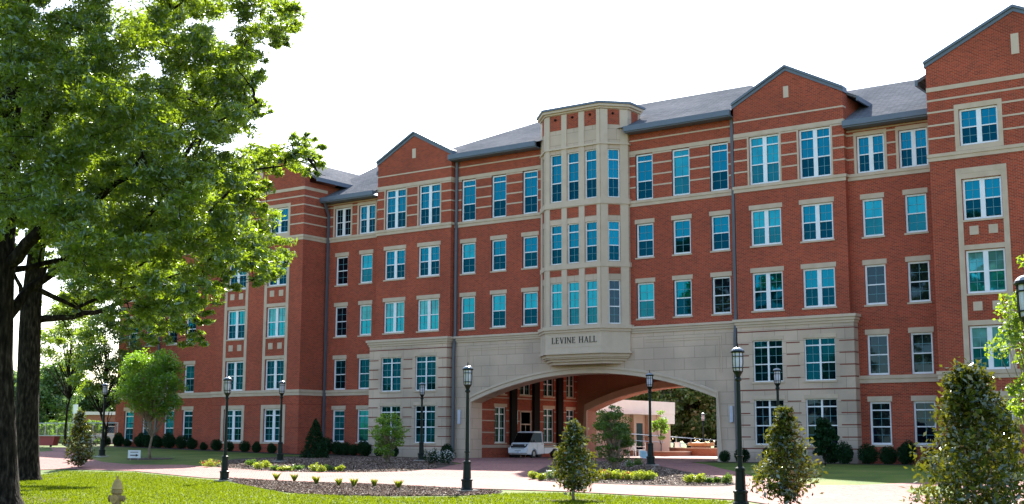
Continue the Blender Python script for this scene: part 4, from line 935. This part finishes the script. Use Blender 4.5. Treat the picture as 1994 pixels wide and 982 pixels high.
# --- the two big oaks on the left
def inpoly(x, y, poly):
    c = False; n = len(poly)
    for i in range(n):
        x1, y1 = poly[i]; x2, y2 = poly[(i+1) % n]
        if (y1 > y) != (y2 > y) and x < (x2-x1)*(y-y1)/(y2-y1)+x1: c = not c
    return c
def edged(x, y, poly):
    m = 1e9; n = len(poly)
    for i in range(n):
        x1, y1 = poly[i]; x2, y2 = poly[(i+1) % n]; L2 = (x2-x1)**2+(y2-y1)**2; t = max(0, min(1, ((x-x1)*(x2-x1)+(y-y1)*(y2-y1))/L2)); m = min(m, math.hypot(x-x1-t*(x2-x1), y-y1-t*(y2-y1)))
    return m
def oak(base, trunk, dist, RAD, poly, holes, nclump, nleaf, lsize, limbs, label, seed, offclumps, tpx, extra=()):
    rs = random.Random(seed); rg = np.random.default_rng(seed)
    bx, by_ = base; t = thing('oak_tree', (bx, by_, g(bx, by_)), label, 'tree', 'large oaks on the left lawn'); O = Vector((bx, by_, g(bx, by_)))
    mb = MB(); P = [Vector(p)-O for p in trunk[0]]; mb.tube(P, trunk[1], 16, cap=False); tr = mb.build('trunk', M['bark'], t, smooth=True)
    LB = []; mb = MB()
    nodes = [p for p in P[2:]]
    for pts, r0, r1 in limbs:
        Q = [Vector(atd(*p))-O for p in pts]; D = [Q[0]]
        for i in range(len(Q)-1):
            for k in range(1, 5):
                D.append(Q[i].lerp(Q[i+1], k/4)+Vector((rs.uniform(-1, 1), rs.uniform(-1, 1), rs.uniform(-1, 1)))*.04*(Q[i+1]-Q[i]).length*(k < 4))
        mb.tube(D, [r0+(r1-r0)*(i/(len(D)-1))**.7 for i in range(len(D))], 7); nodes += D[2:]
    mb.build('limbs', M['bark'], t, smooth=True)
    cl = []; x0, x1 = min(p[0] for p in poly), max(p[0] for p in poly); y0, y1 = min(p[1] for p in poly), max(p[1] for p in poly); tries = 0
    while len(cl) < nclump and tries < 60000:
        tries += 1; x, y = rs.uniform(x0, x1), rs.uniform(y0, y1)
        if not inpoly(x, y, poly): continue
        e = edged(x, y, poly); ppm = F_PX/dist; rpx = min(.80*ppm, max(.24*ppm, e*1.15)); 
        if e < .10*ppm: continue
        if any(((x-hx)/(a+rpx*.5))**2+((y-hy)/(b_+rpx*.35))**2 < 1 for hx, hy, a, b_ in holes): continue
        rr = abs(x-tpx)/ppm; dep = math.sqrt(max(1.0, RAD*RAD-rr*rr))*.8; d = dist+rs.uniform(-dep, dep)
        c = Vector(atd(x, y, d))-O; r = rpx/ppm*rs.uniform(.75, 1.05)*d/dist
        cl.append((c, r))
    for x, y, r, dd in extra: cl.append((Vector(atd(x, y, dist+dd))-O, r))
    pts = []; tot = sum(r**1.6 for c, r in cl); tw = MB(); N_ = [Vector(n) for n in nodes]
    for c, r in cl:
        n = int(nleaf*r**1.6/tot); sp = max(2, int(5*r/.5)); each = n//sp
        for k in range(sp):
            dd = rg.normal(size=3); dd[2] *= .5; dd /= np.linalg.norm(dd); cc = np.array(c)+dd*r*rg.uniform(.2, .75); rr = r*rg.uniform(.32, .6)
            pts.append(blob(cc, (rr, rr, rr*.55), each, rg, .6))
        for k in range(2):
            e_ = c+Vector((rs.uniform(-1, 1), rs.uniform(-1, 1), rs.uniform(-.6, .4)))*r*.8; tw.tube(curve(c, e_, 0, 2, .2, rs), [.010, .007, .004], 4)
    NP = np.array([tuple(n) for n in N_]); NR = np.full(len(NP), .05); C_ = np.array([tuple(c) for c, r in cl]); left = list(range(len(C_)))
    D_ = np.array([np.min(np.linalg.norm(NP-C_[i_], axis=1)) for i_ in left])
    for _ in range(len(C_)):
        k = int(np.argmin(D_)); dv = np.linalg.norm(NP-C_[k], axis=1); jn = int(np.argmin(dv)); P0 = Vector(NP[jn]); c = Vector(C_[k]); D_[k] = 1e9
        r0 = min(.05, NR[jn]*.8); r0 = max(r0, .010); P = curve(P0, c, .10*(c-P0).length*rs.uniform(-.5, 1), 5, .5, rs); tw.tube(P, [r0*(1-.10*q) for q in range(6)], 5)
        NP = np.vstack([NP, C_[k:k+1]]); NR = np.append(NR, r0*.62); m_ = D_ < 1e8; dn = np.linalg.norm(C_-C_[k], axis=1); D_[m_] = np.minimum(D_[m_], dn[m_])
    tw.build('twigs', M['bark'], t)
    P_ = np.concatenate(pts); leaves('crown', P_, lsize, M['oakleaf'], t, aspect=.31, rng=rg, up=.35)
    if offclumps:   # the part of the crown above and behind the frame
        q = [blob(np.array(c)-np.array(O), (r, r, r*.6), int(900*r*r), rg, .5) for c, r in offclumps]
        leaves('upper_crown', np.concatenate(q), .26, M['oakleaf'], t, aspect=.5, rng=rg)
    return t
D1 = 33.0; b1 = atd(-6, 970, D1); zb = g(b1[0], b1[1])
T1 = ([(b1[0], b1[1], zb-.2), (b1[0], b1[1], zb+.25), (b1[0], b1[1], zb+.9), tuple(atd(-8, 700, D1)), tuple(atd(-2, 480, D1)), tuple(atd(10, 330, D1)), tuple(atd(20, 180, D1)), tuple(atd(40, 0, D1)), tuple(atd(50, -200, D1))], [.74, .52, .43, .38, .36, .34, .28, .22, .15])
polyA = [(-80, -90), (545, -90), (590, 5), (592, 55), (575, 90), (512, 118), (520, 150), (530, 195), (528, 225), (500, 250), (505, 275), (560, 268), (600, 250), (640, 300), (632, 345), (585, 350), (540, 375), (522, 400), (545, 450), (572, 500), (560, 545), (520, 552), (470, 535), (430, 560), (396, 590), (400, 650), (384, 672), (340, 640), (300, 655), (250, 640), (200, 590), (150, 590), (100, 545), (60, 470), (-80, 470)]
rsx = random.Random(5); off1 = []
for k in range(70):
    a = rsx.uniform(0, 6.28); rr = 8.5*rsx.random()**.5; z = rsx.uniform(10.5, 17.5); rr *= 1-.35*max(0, (z-12)/6); off1.append(((b1[0]+rr*math.cos(a), b1[1]+rr*math.sin(a), z), rsx.uniform(.9, 1.6)))
_fd = lambda p: (p[0]-CAM[0])*_F[0]+(p[1]-CAM[1])*_F[1]
off1 = [o for o in off1 if o[0][2]-o[1]*.7 > 2.2+.352*_fd(o[0])/.99 or o[0][1] < b1[1]-1.0 and (Vector(o[0])-Vector(CAM)).length > 12 and (o[0][0]-CAM[0])*_R[0]+(o[0][1]-CAM[1])*_R[1] < -13.5]
oak((b1[0], b1[1]), T1, D1, 9.0, polyA, [(300, 120, 16, 9), (250, 10, 14, 10), (455, 60, 18, 22)], 520, 380000, .115,
    [([(0, 640, D1), (60, 560, D1+.5), (150, 505, D1), (260, 450, D1-1), (380, 300, D1-1)], .17, .03), ([(5, 520, D1), (90, 430, D1-1), (170, 400, D1-1.5), (250, 345, D1-2), (330, 250, D1-2)], .20, .03),
     ([(30, 525, D1+1), (125, 505, D1+1.5), (230, 498, D1+2), (300, 510, D1+3)], .09, .02), ([(140, 500, D1), (200, 490, D1-.5), (265, 455, D1-1), (300, 430, D1-1.5), (380, 420, D1-2)], .08, .015),
     ([(250, 345, D1-2), (330, 330, D1-3), (420, 240, D1-3), (500, 200, D1-3)], .08, .015), ([(10, 330, D1), (120, 180, D1+1), (240, 80, D1+2), (360, 0, D1+2)], .15, .03), ([(260, 450, D1-1), (400, 420, D1-2), (500, 330, D1-2), (600, 310, D1-2)], .07, .012),
     ([(60, 560, D1+.5), (150, 600, D1+1), (260, 560, D1+1.5), (330, 540, D1+2), (400, 520, D1+2)], .07, .012), ([(380, 300, D1-1), (430, 160, D1), (480, 80, D1), (540, 30, D1)], .05, .012), ([(330, 540, D1+2), (370, 570, D1+2), (385, 625, D1+2)], .03, .008)],
    'nearer large oak with dark trunk cut by the left edge', 11, off1, -5, [(x, y, r, rsx.uniform(-3, 2)) for x, y, r in ((600, 300, .5), (570, 282, .5), (618, 318, .32), (556, 310, .45), (590, 330, .38), (530, 296, .5), (545, 335, .4), (624, 288, .3), (606, 272, .3), (510, 310, .55),
      (500, 480, .6), (528, 500, .5), (556, 512, .32), (536, 530, .36), (480, 515, .5), (510, 450, .5), (450, 500, .6), (430, 535, .45), (400, 590, .4), (392, 630, .3), (370, 600, .5), (376, 650, .3), (350, 615, .5), (480, 400, .7), (450, 440, .7), (500, 370, .6), (420, 480, .7), (390, 540, .6),
      (505, 50, .6), (540, 62, .45), (568, 48, .35), (560, 84, .28), (552, 18, .45), (480, 60, .6), (500, 110, .4), (490, 160, .5), (510, 200, .35), (500, 225, .3), (460, 100, .6), (470, 200, .6), (470, 250, .6), (480, 300, .6), (440, 350, .8), (400, 450, .8), (260, 570, .5), (290, 600, .45), (320, 590, .5), (345, 640, .4), (310, 640, .4), (280, 650, .35), (335, 665, .3), (300, 668, .28), (255, 640, .35), (230, 600, .45), (360, 560, .6), (410, 560, .45), (405, 610, .3), (398, 660, .25), (365, 672, .25), (520, 420, .5), (545, 470, .4), (520, 540, .4), (495, 545, .35), (455, 560, .3), (340, 560, .7), (300, 600, .7), (330, 500, .8), (360, 400, .8))])
D2 = 52.8; b2 = atd(50, 931, D2); zb = g(b2[0], b2[1])
T2 = ([(b2[0], b2[1], zb-.2), (b2[0], b2[1], zb+.2), (b2[0], b2[1], zb+.8), tuple(atd(53, 800, D2)), tuple(atd(58, 650, D2)), tuple(atd(60, 600, D2)), tuple(atd(72, 480, D2)), tuple(atd(80, 300, D2))], [.76, .54, .46, .42, .41, .39, .31, .2])
polyB = [(-80, 150), (300, 130), (330, 300), (360, 480), (388, 560), (375, 620), (330, 640), (290, 645), (250, 640), (225, 625), (240, 690), (215, 690), (180, 650), (140, 655), (118, 690), (90, 665), (78, 620), (20, 600), (-80, 600)]
rsx = random.Random(9); off2 = []
oak((b2[0], b2[1]), T2, D2, 6.6, polyB, [(190, 625, 26, 12), (45, 480, 14, 40), (98, 600, 10, 20), (70, 430, 14, 12), (60, 550, 8, 14), (120, 640, 14, 10)], 230, 160000, .16,
    [([(75, 622, D2), (130, 618, D2-.5), (200, 605, D2-1), (260, 580, D2-1.5), (320, 550, D2-1.5), (380, 545, D2-1)], .16, .03), ([(62, 560, D2), (130, 590, D2+.5), (200, 565, D2+1), (260, 550, D2+1)], .10, .02), ([(60, 600, D2), (90, 520, D2), (160, 480, D2+1), (230, 460, D2+1.5)], .12, .02), ([(72, 480, D2), (120, 380, D2), (200, 300, D2+1), (260, 220, D2+1)], .12, .02), ([(60, 620, D2), (30, 540, D2), (0, 440, D2)], .14, .03)],
    'farther large oak with black trunk and low spreading limbs on the left lawn', 12, None, 60)

# --- smaller trees
generic_tree('young_tree', loc(292, 894), 'bright green young tree with pale trunk in front of the far left wing', 'tree', 6.1, 2.2, 1.7, 'brightleaf', 17000, .13, .07, 130, seed=21, bark='bark2', aspect=.5, squash=.8, gapr=.26)
generic_tree('young_tree', (*gp(200, 92), 1.27), 'thin sparse young tree behind the far left street lamp', 'tree', 10.5, 3.0, 2.2, 'oakleaf', 14000, .16, .11, 80, seed=22, gapr=.30)
generic_tree('young_tree', (*gp(128, 96), 1.27), 'tall airy young tree between the far left magnolia and the oak trunk', 'tree', 11.0, 3.2, 4.6, 'oakleaf', 9000, .16, .10, 60, seed=27, gapr=.28)
generic_tree('young_tree', (*gp(1287, 90), .72), 'slim pale green young tree growing from the low planter behind the arch', 'tree', 3.6, .75, .9, 'brightleaf', 1600, .12, .03, 16, seed=23, top=.4)
rt = gp(2032, 22.5); generic_tree('young_tree', (rt[0], rt[1], g(*rt)), 'yellow-green young tree leaning in from the right edge over the lamp', 'tree', 4.9, .85, 1.4, 'oakleaf', 6500, .075, .05, 60, seed=24, gapr=.28, bark='bark2', squash=.8)
generic_tree('young_tree', loc(1842, 897), 'small leafy green tree behind the large magnolia at the right', 'tree', 3.0, 1.1, .7, 'oakleaf', 5000, .12, .04, 18, seed=25)
mg = 'young magnolias along the brick path'
def magnolia(px, py, d, H, Rr, label, seed, nl, z0=.35, ls=.13):
    if d is None: x, y = bg_(px, py)
    else: x, y = gp(px, d)
    rs = random.Random(seed); rg = np.random.default_rng(seed); t = thing('magnolia_tree', (x, y, g(x, y)), label, 'tree', mg); mb = MB(); pts = []; dirs = []
    mb.tube(curve((0, 0, -.1), (0, 0, H*.93), 0, 8, .12, rs), [.045, .04, .036, .03, .026, .02, .015, .01, .006], 8); mb.build('trunk', M['bark2'], t, smooth=True)
    br = MB(); nb = int(46*H/2.2)
    for k in range(nb):
        f = (k+.5)/nb; z = z0+(H-z0)*f; prof = (min(1, .45+f*2.6) if f < .22 else 1.02-(f-.22)/.78*.86); a = k*2.4+rs.uniform(-.5, .5); rr = Rr*prof*rs.uniform(.5, 1.15)
        e = Vector((rr*math.cos(a), rr*math.sin(a), z+.10*rs.uniform(-.5, 1))); s0 = Vector((0, 0, max(.1, z-rr*.45))); P = curve(s0, e, -.03, 4, .15, rs); br.tube(P, [.014, .011, .009, .006, .004], 4)
        m_ = nl//nb
        for tt, w_, sp in ((1.0, .42, .10), (.72, .33, .13), (.4, .25, .15)):
            c = s0.lerp(e, tt); n = int(m_*w_); pts.append(np.array(c)+rg.normal(size=(n, 3))*np.array([sp, sp, sp*.9])*(Rr/.6)*(.3+.7*min(1, prof)))
    br.build('branches', M['bark2'], t); leaves('crown', np.concatenate(pts), ls, M['magleaf'], t, aspect=.46, rng=rg, up=.1, jitter=.25); return t
magnolia(1118, 976, None, 2.05, .62, 'small glossy magnolia on the lawn in front of the parked truck', 31, 3300, .35, .12)
magnolia(1532, 990, None, 2.3, .76, 'glossy magnolia beside the nearest lamp before the right stone block', 32, 4800, .3, .12)
magnolia(1893, 1012, 24.5, 2.9, 1.12, 'largest glossy magnolia at the lower right corner of the photo', 33, 10000, .2, .115)
magnolia(152, 911, None, 2.6, .66, 'dark magnolia at the far left beside the brick path', 34, 2600, .25, .15)
def cone(px, py, H, Rr, label, seed, n=6000):
    x, y = bg_(px, py); rg = np.random.default_rng(seed); t = thing('evergreen_shrub', (x, y, g(x, y)), label, 'shrub'); z = rg.random(n)**1.35*H; a = rg.random(n)*6.283; r = Rr*(1-z/H)**.75*(.5+.5*rg.random(n)**.5)*(1+.18*np.sin(a*5+z*6))
    b = MB(); b.tube([(0, 0, -.1), (0, 0, H*.8)], [.04, .01], 6); b.build('trunk', M['bark'], t)
    leaves('crown', np.stack([r*np.cos(a), r*np.sin(a), z+.05], 1), .09, M['darkleaf'], t, aspect=.5, rng=rg); return t
cone(613, 893, 2.1, .75, 'dark conical evergreen in the corner beside the left brick tower', 41)
generic_tree('dark_shrub', loc(1607, 907), 'tall dark broadleaf shrub before the right cream stone block', 'shrub', 2.15, .62, .15, 'darkleaf', 5000, .11, .03, 22, seed=42)
generic_tree('multi_stem_shrub', loc(755, 903), 'airy green multi-stem shrub before the left cream stone block', 'shrub', 2.5, .92, .05, 'brightleaf', 6000, .075, .05, 80, seed=43, multi=7, gapr=.34, bark='bark2', top=1)
generic_tree('multi_stem_shrub', loc(1196, 916), 'tall airy multi-stem shrub in the mulch bed under the arch', 'shrub', 2.65, .86, .05, 'nandina', 10000, .07, .05, 110, seed=44, multi=9, gapr=.32, bark='bark2', top=1)
# foundation shrubs
def boxwood(seed):
    rg = np.random.default_rng(seed); t = thing('boxwood_shrub', (0, 0, 0), 'x', 'shrub', 'dark round shrubs along the foot of the building')
    b = MB()
    for k in range(4): a = k*1.6; b.tube([(0, 0, -.1), (.2*math.cos(a), .2*math.sin(a), .5)], [.02, .008], 4)
    b.build('stems', M['bark'], t)
    P = blob((0, 0, .42), (.46, .46, .44), 4200, rg, .45); P = P*(1+.12*np.sin(P[:, :1]*9+seed)); leaves('foliage', P, .07, M['darkleaf'], t, aspect=.55, rng=rg); return t
BOX = [boxwood(51), boxwood(52), boxwood(53)]; used = [False]*3; bi = 0
WHERE = [('below the far left wing', [(-38.4+1.12*i, -2.7) for i in range(9)]), ('below the left brick tower windows', [(-27.6+1.3*i, -3.3) for i in range(6)]),
         ('in the recess between left tower and stone block', [(-19.2+.82*i, -1.3) for i in range(5)]), ('at the foot of the left cream stone block', [(-14.9, -1.5), (-13.6, -1.6), (-12.6, -1.5)]),
         ('against the left pier of the arch', [(-9.1, -1.1)]), ('against the right pier of the arch', [(9.0, -1.2), (9.9, -1.4)]), ('at the foot of the right cream stone block', [(11.6, -1.6), (13.0, -1.5), (14.6, -1.5), (15.4, -1.4)]),
         ('in the recess right of the cream block', [(16.4, -1.3), (17.3, -1.2), (18.3, -1.3), (19.3, -1.2)]), ('below the right brick tower', [(20.9+1.2*i, -3.2) for i in range(6)])]
rb_ = random.Random(4)
for wh, pl in WHERE:
    for (x, y) in pl:
        k = bi % 3; bi += 1; o = BOX[k] if not used[k] else copy_tree(BOX[k]); used[k] = True
        y += rb_.uniform(-.12, .12); x += rb_.uniform(-.12, .12); o.location = (x, y, g(x, y)); sc = rb_.uniform(.62, 1.08); o.scale = (sc, sc, sc*rb_.uniform(.9, 1.15)); o.rotation_euler = (0, 0, rb_.uniform(0, 6)); o['label'] = 'dark round evergreen shrub '+wh; o['group'] = 'dark round shrubs '+wh
# perennials
def perennial(name, px, py, wpx, hpx, mat, label, group, seed, fl=None, n=420, ls=.07, up=.2, flop=.5):
    x, y = bg_(px, py); d = math.hypot(x-CAM[0], y-CAM[1]); k = d/F_PX; rg = np.random.default_rng(seed); t = thing(name, (x, y, g(x, y)+.02), label, 'plant', group)
    W_, H_ = wpx*k/2*1.25, hpx*k*1.05; b = MB()
    for i in range(7): a = i*.9; b.tube([(0, 0, -.03), (W_*.6*math.cos(a), W_*.6*math.sin(a), H_*.7)], [.008, .004], 4)
    b.build('stems', M['bark2'], t)
    P = blob((0, 0, H_*.52), (W_, W_, H_*.5), n, rg, flop); P *= (1+.28*np.sin(P[:, :1]*14+seed)*np.cos(P[:, 1:2]*11+seed)); P += rg.normal(size=P.shape)*.02; leaves('foliage', P, ls, M[mat], t, aspect=.5, rng=rg, up=up)
    if fl: leaves('flowers', blob((0, 0, H_*.62), (W_*.95, W_*.95, H_*.46), int(n*.18), rg, .15), ls*.75, M[fl], t, aspect=.9, rng=rg, up=.3)
    return t
g1 = 'yellow-green plants in the left mulch bed'; L1 = 'yellow-green bedding plant in the mulch bed left of the court'
perennial('bedding_plant', 411, 910, 30, 12, 'yellowleaf', 'yellow-green plant with pink flowers beside the left lawn lamp', None, 61, 'pinkfl')
for i, (px, py, wd, hh) in enumerate([(488, 909, 15, 12), (503, 914, 18, 12), (518, 912, 16, 11), (535, 917, 13, 8), (549, 918, 16, 8), (562, 918, 11, 7), (580, 916, 18, 8), (612, 919, 16, 13), (626, 920, 16, 10), (642, 917, 16, 9), (662, 919, 13, 10)]):
    perennial('bedding_plant', px, py, wd, hh, 'yellowleaf' if i % 3 else 'nandina', L1, g1, 62+i)
for i, (px, py, wd) in enumerate([(1038, 934, 16), (1054, 937, 14), (1074, 935, 24)]):
    perennial('bedding_plant', px, py, wd, 13+4*(i == 2), 'yellowleaf' if i < 2 else 'nandina', 'yellow-green plant at the left tip of the island bed', 'plants at the left tip of the island bed', 80+i, 'whitefl' if i == 2 else None)
for i, (px, py, wd, hh) in enumerate([(1160, 935, 24, 16), (1180, 936, 26, 17), (1200, 936, 26, 15), (1222, 937, 26, 15), (1243, 938, 28, 18), (1264, 937, 24, 15)]):
    perennial('bedding_plant', px, py, wd, hh, 'yellowleaf', 'bright yellow-green plant in the sunlit row before the arch', 'sunlit row of yellow-green plants before the arch', 90+i, 'pinkfl' if i in (1, 3) else None, 800, .065)
for i, (px, py, wd, hh) in enumerate([(1343, 943, 20, 16), (1363, 943, 20, 16), (1380, 943, 13, 9), (1396, 943, 10, 11), (1415, 944, 18, 16)]):
    perennial('bedding_plant', px, py, wd, hh, 'yellowleaf' if i < 2 else 'nandina', 'yellow-green plant at the right end of the island bed', 'plants at the right end of the island bed', 100+i, None, 600, .065)
for i, (px, py) in enumerate([(842, 904), (868, 905)]): perennial('flowering_shrub', px, py, 30, 24, 'darkleaf', 'white-flowering shrub beside the '+('lamp' if i == 0 else 'left pier')+' at the cream block', None, 110+i, 'whitefl', 1600, .06)
for i, (px, py, lb) in enumerate([(1226, 912, 'small white-flowering plant beside the tall shrub in the island bed'), (1243, 909, 'small dark plant next to the lamp in the island bed'), (1475, 939, 'low green plant right of the lamp by the lawn')]): perennial('bedding_plant', px, py, 16, 13, 'nandina', lb, None, 120+i, 'whitefl' if i == 0 else None, 500, .055)
# grass tufts
def tuft(px, py, s):
    x, y = bg_(px, py); rs = random.Random(s); t = thing('grass_tuft', (x, y, g(x, y)+.02), 'small spiky grass tuft in the gravelly mulch strip', 'plant', 'grass tufts in the mulch strip along the path'); b = MB()
    for i in range(90):
        a = rs.uniform(0, 6.28); l = rs.uniform(.12, .30); o = rs.uniform(.3, 1)*l*.75; w_ = .011; u, v = math.cos(a), math.sin(a)
        b.poly([(u*.03-v*w_, v*.03+u*w_, 0), (u*.03+v*w_, v*.03-u*w_, 0), (u*(o*.5)+v*w_*.7, v*(o*.5)-u*w_*.7, l*.7), (u*o, v*o, l), (u*(o*.5)-v*w_*.7, v*(o*.5)+u*w_*.7, l*.7)])
    b.build('blades', M['yellowleaf'], t, fix=False)
for i, (px, py) in enumerate([(537.8, 936.5), (573, 939), (616, 944), (660, 947.5), (689, 949), (729, 949.5), (776, 952.8)]): tuft(px, py, 130+i)

# ================================================================== DISTANCE
PROT = [generic_tree('background_tree', (0, 0, 0), 'x', 'tree', 11, 4.4, 1.0, 'farleaf', 15000, .33, .25, 60, 'background trees', seed=200+k, gapr=.36, squash=.7, aspect=.6, top=.75) for k in range(3)]
pu = [0]*3; bn = 0
def far(x, y, sc, zs, label, group):
    global bn
    k = bn % 3; bn += 1; o = PROT[k] if pu[k] == 0 else copy_tree(PROT[k]); pu[k] = 1
    o.location = (x, y, g(x, y)-.1); o.scale = (sc, sc, zs); o.rotation_euler = (0, 0, bn*1.3); o['label'] = label; o['group'] = group
rf = random.Random(77)
for px, d, h in ((1190, 118, 1.1), (1225, 112, 1.0), (1255, 116, .95), (1285, 110, .9), (1315, 113, .95), (1342, 109, .9), (1368, 112, .85), (1395, 108, .8), (1420, 111, .85), (1450, 110, .9), (1300, 125, 1.1), (1350, 124, 1.05), (1400, 123, 1.0), (1240, 128, 1.2), (1160, 126, 1.2)):
    x, y = gp(px, d); far(x, y, h, h*rf.uniform(.85, 1.05), 'dense green tree in the wood behind the arch', 'dense trees in the wood behind the arch')
for px, d, h in ((-30, 150, .8), (12, 140, .75), (50, 150, .8), (92, 138, .84), (118, 150, .86), (150, 158, .72), (178, 150, .66), (215, 160, .6), (240, 155, .7)):
    x, y = gp(px, d); far(x, y, h, h, 'dark green tree beyond the fence at the far left', 'trees beyond the fence at the far left')
for i in range(13):
    x = -118+i*13.5+rf.uniform(-3, 3); sc = 1.15+.35*(i/12)+rf.uniform(-.15, .15); far(x, -104+rf.uniform(-6, 6)-(8 if x > 10 else 0), sc*1.2, sc*1.05, 'tall green tree across the lawn behind the viewer', 'trees behind the viewer reflected in the windows')
# chain-link fence
f0 = Vector((*gp(20, 104), 1.27)); f1 = Vector((*gp(228, 96), 1.27)); t = thing('mesh_fence', tuple(f0), 'silver post and rail mesh fence at the far left behind the trunks', 'fence'); e = f1-f0; nn = 9
b = MB(); b.tube([(0, 0, 1.62), (e.x, e.y, 1.62)], .035, 5); b.build('top_rail', M['silver'], t)
b = MB(); b.tube([(0, 0, .72), (e.x, e.y, .72)], .03, 5); b.build('middle_rail', M['silver'], t)
for k in range(nn+1): b = MB(); b.tube([(e.x*k/nn, e.y*k/nn, 0), (e.x*k/nn, e.y*k/nn, 1.66)], .03, 5); b.build('post', M['silver'], t)
b = MB(); L_ = e.length; kk = int(L_/.16)
for k in range(kk):
    a = k/kk; c = min(1, a+1.62/L_)
    b.tube([(e.x*a, e.y*a, 0), (e.x*c, e.y*c, 1.6)], .004, 3, cap=False); b.tube([(e.x*a, e.y*a, 1.6), (e.x*c, e.y*c, 0)], .004, 3, cap=False)
b.build('wire_mesh', M['silver'], t)
x, y = gp(91, 88); t = thing('skip_container', (x, y, 1.25), 'faded red open container standing on the grass at the far left', 'container', rz=.6)
b = MB(); b.extr([(-.55, .08), (.55, .08), (.66, .62), (-.66, .62)], lambda a, z: (a, -.45, z), lambda a, z: (a, .45, z)); b.build('tub', M['red'], t)
b = MB(); b.box(-.69, .69, -.49, .49, .622, .68); b.build('rim', M['red'], t)
for a in (-.45, .45): b = MB(); b.tube([(a-.05, -.46, .06), (a+.05, -.46, .06)], .07, 8); b.build('wheel', M['tyre'], t)
for i, (px, d, lb) in enumerate([(97, 112, 'teal parked car behind the mesh fence at the far left'), (211, 104, 'white parked car beside the corner of the far left wing')]):
    x, y = gp(px, d); t = thing('parked_car', (x, y, 1.27), lb, 'car', rz=.75)
    b = MB(); b.extr([(-2.1, .25), (-2.15, .7), (-1.9, .82), (-1.0, .88), (1.3, .9), (2.0, .82), (2.15, .6), (2.1, .25)], lambda a, z: (a, -.85, z), lambda a, z: (a, .85, z)); o = b.build('body', M['teal'] if i == 0 else M['vanwhite'], t); bevel(o, .05)
    b = MB(); b.extr([(-1.0, .885), (-.45, 1.40), (.9, 1.42), (1.5, .905)], lambda a, z: (a, -.72+.12*(z-.9), z), lambda a, z: (a, .72-.12*(z-.9), z)); b.build('windows', M['vanglass'], t)
    b = MB(); b.box(-.5, .95, -.64, .64, 1.424, 1.47); b.build('roof', M['teal'] if i == 0 else M['vanwhite'], t)
    for a in (-1.35, 1.35):
        for c in (-.78, .78): b = MB(); b.tube([(a, c-.1, .32), (a, c+.1, .32)], .32, 16); b.build('wheel', M['tyre'], t)
x, y = gp(205, 128); t = thing('low_brick_building', (x, y, 1.27), 'low tan brick building with a pale flat roof at the far left', 'building', rz=.6)
b = MB(); b.box(-2.0, 6, 0, 7, -.2, 2.75); b.build('wall', M['orangebrick'], t); b = MB(); b.box(-2.3, 6.3, -.3, 7.3, 2.75, 3.05); b.build('roof', M['cream'], t); b = MB(); b.box(.2, 1.4, -.04, -.002, .7, 2.1); b.build('window', M['g_low'], t)
x, y = gp(141, 120); t = thing('sign_post', (x, y, 1.27), 'white square panel on a tall thin post at the far left', 'sign'); b = MB(); b.tube([(0, 0, 0), (0, 0, 3.5)], .06, 6); b.build('post', M['silver'], t); b = MB(); b.box(-.1, .5, -.05, .05, 2.7, 3.5); b.build('panel', M['whitepl'], t)
far_g = 'bushes behind the mesh fence'
for i, (px, d) in enumerate([(80, 108), (104, 110), (122, 106), (172, 104), (186, 100)]):
    x, y = gp(px, d); generic_tree('bush', (x, y, 1.2), 'pale green bush behind the mesh fence at the far left', 'shrub', 2.0, 1.2, .1, 'nandina', 900, .22, .05, 12, group=far_g, seed=300+i)
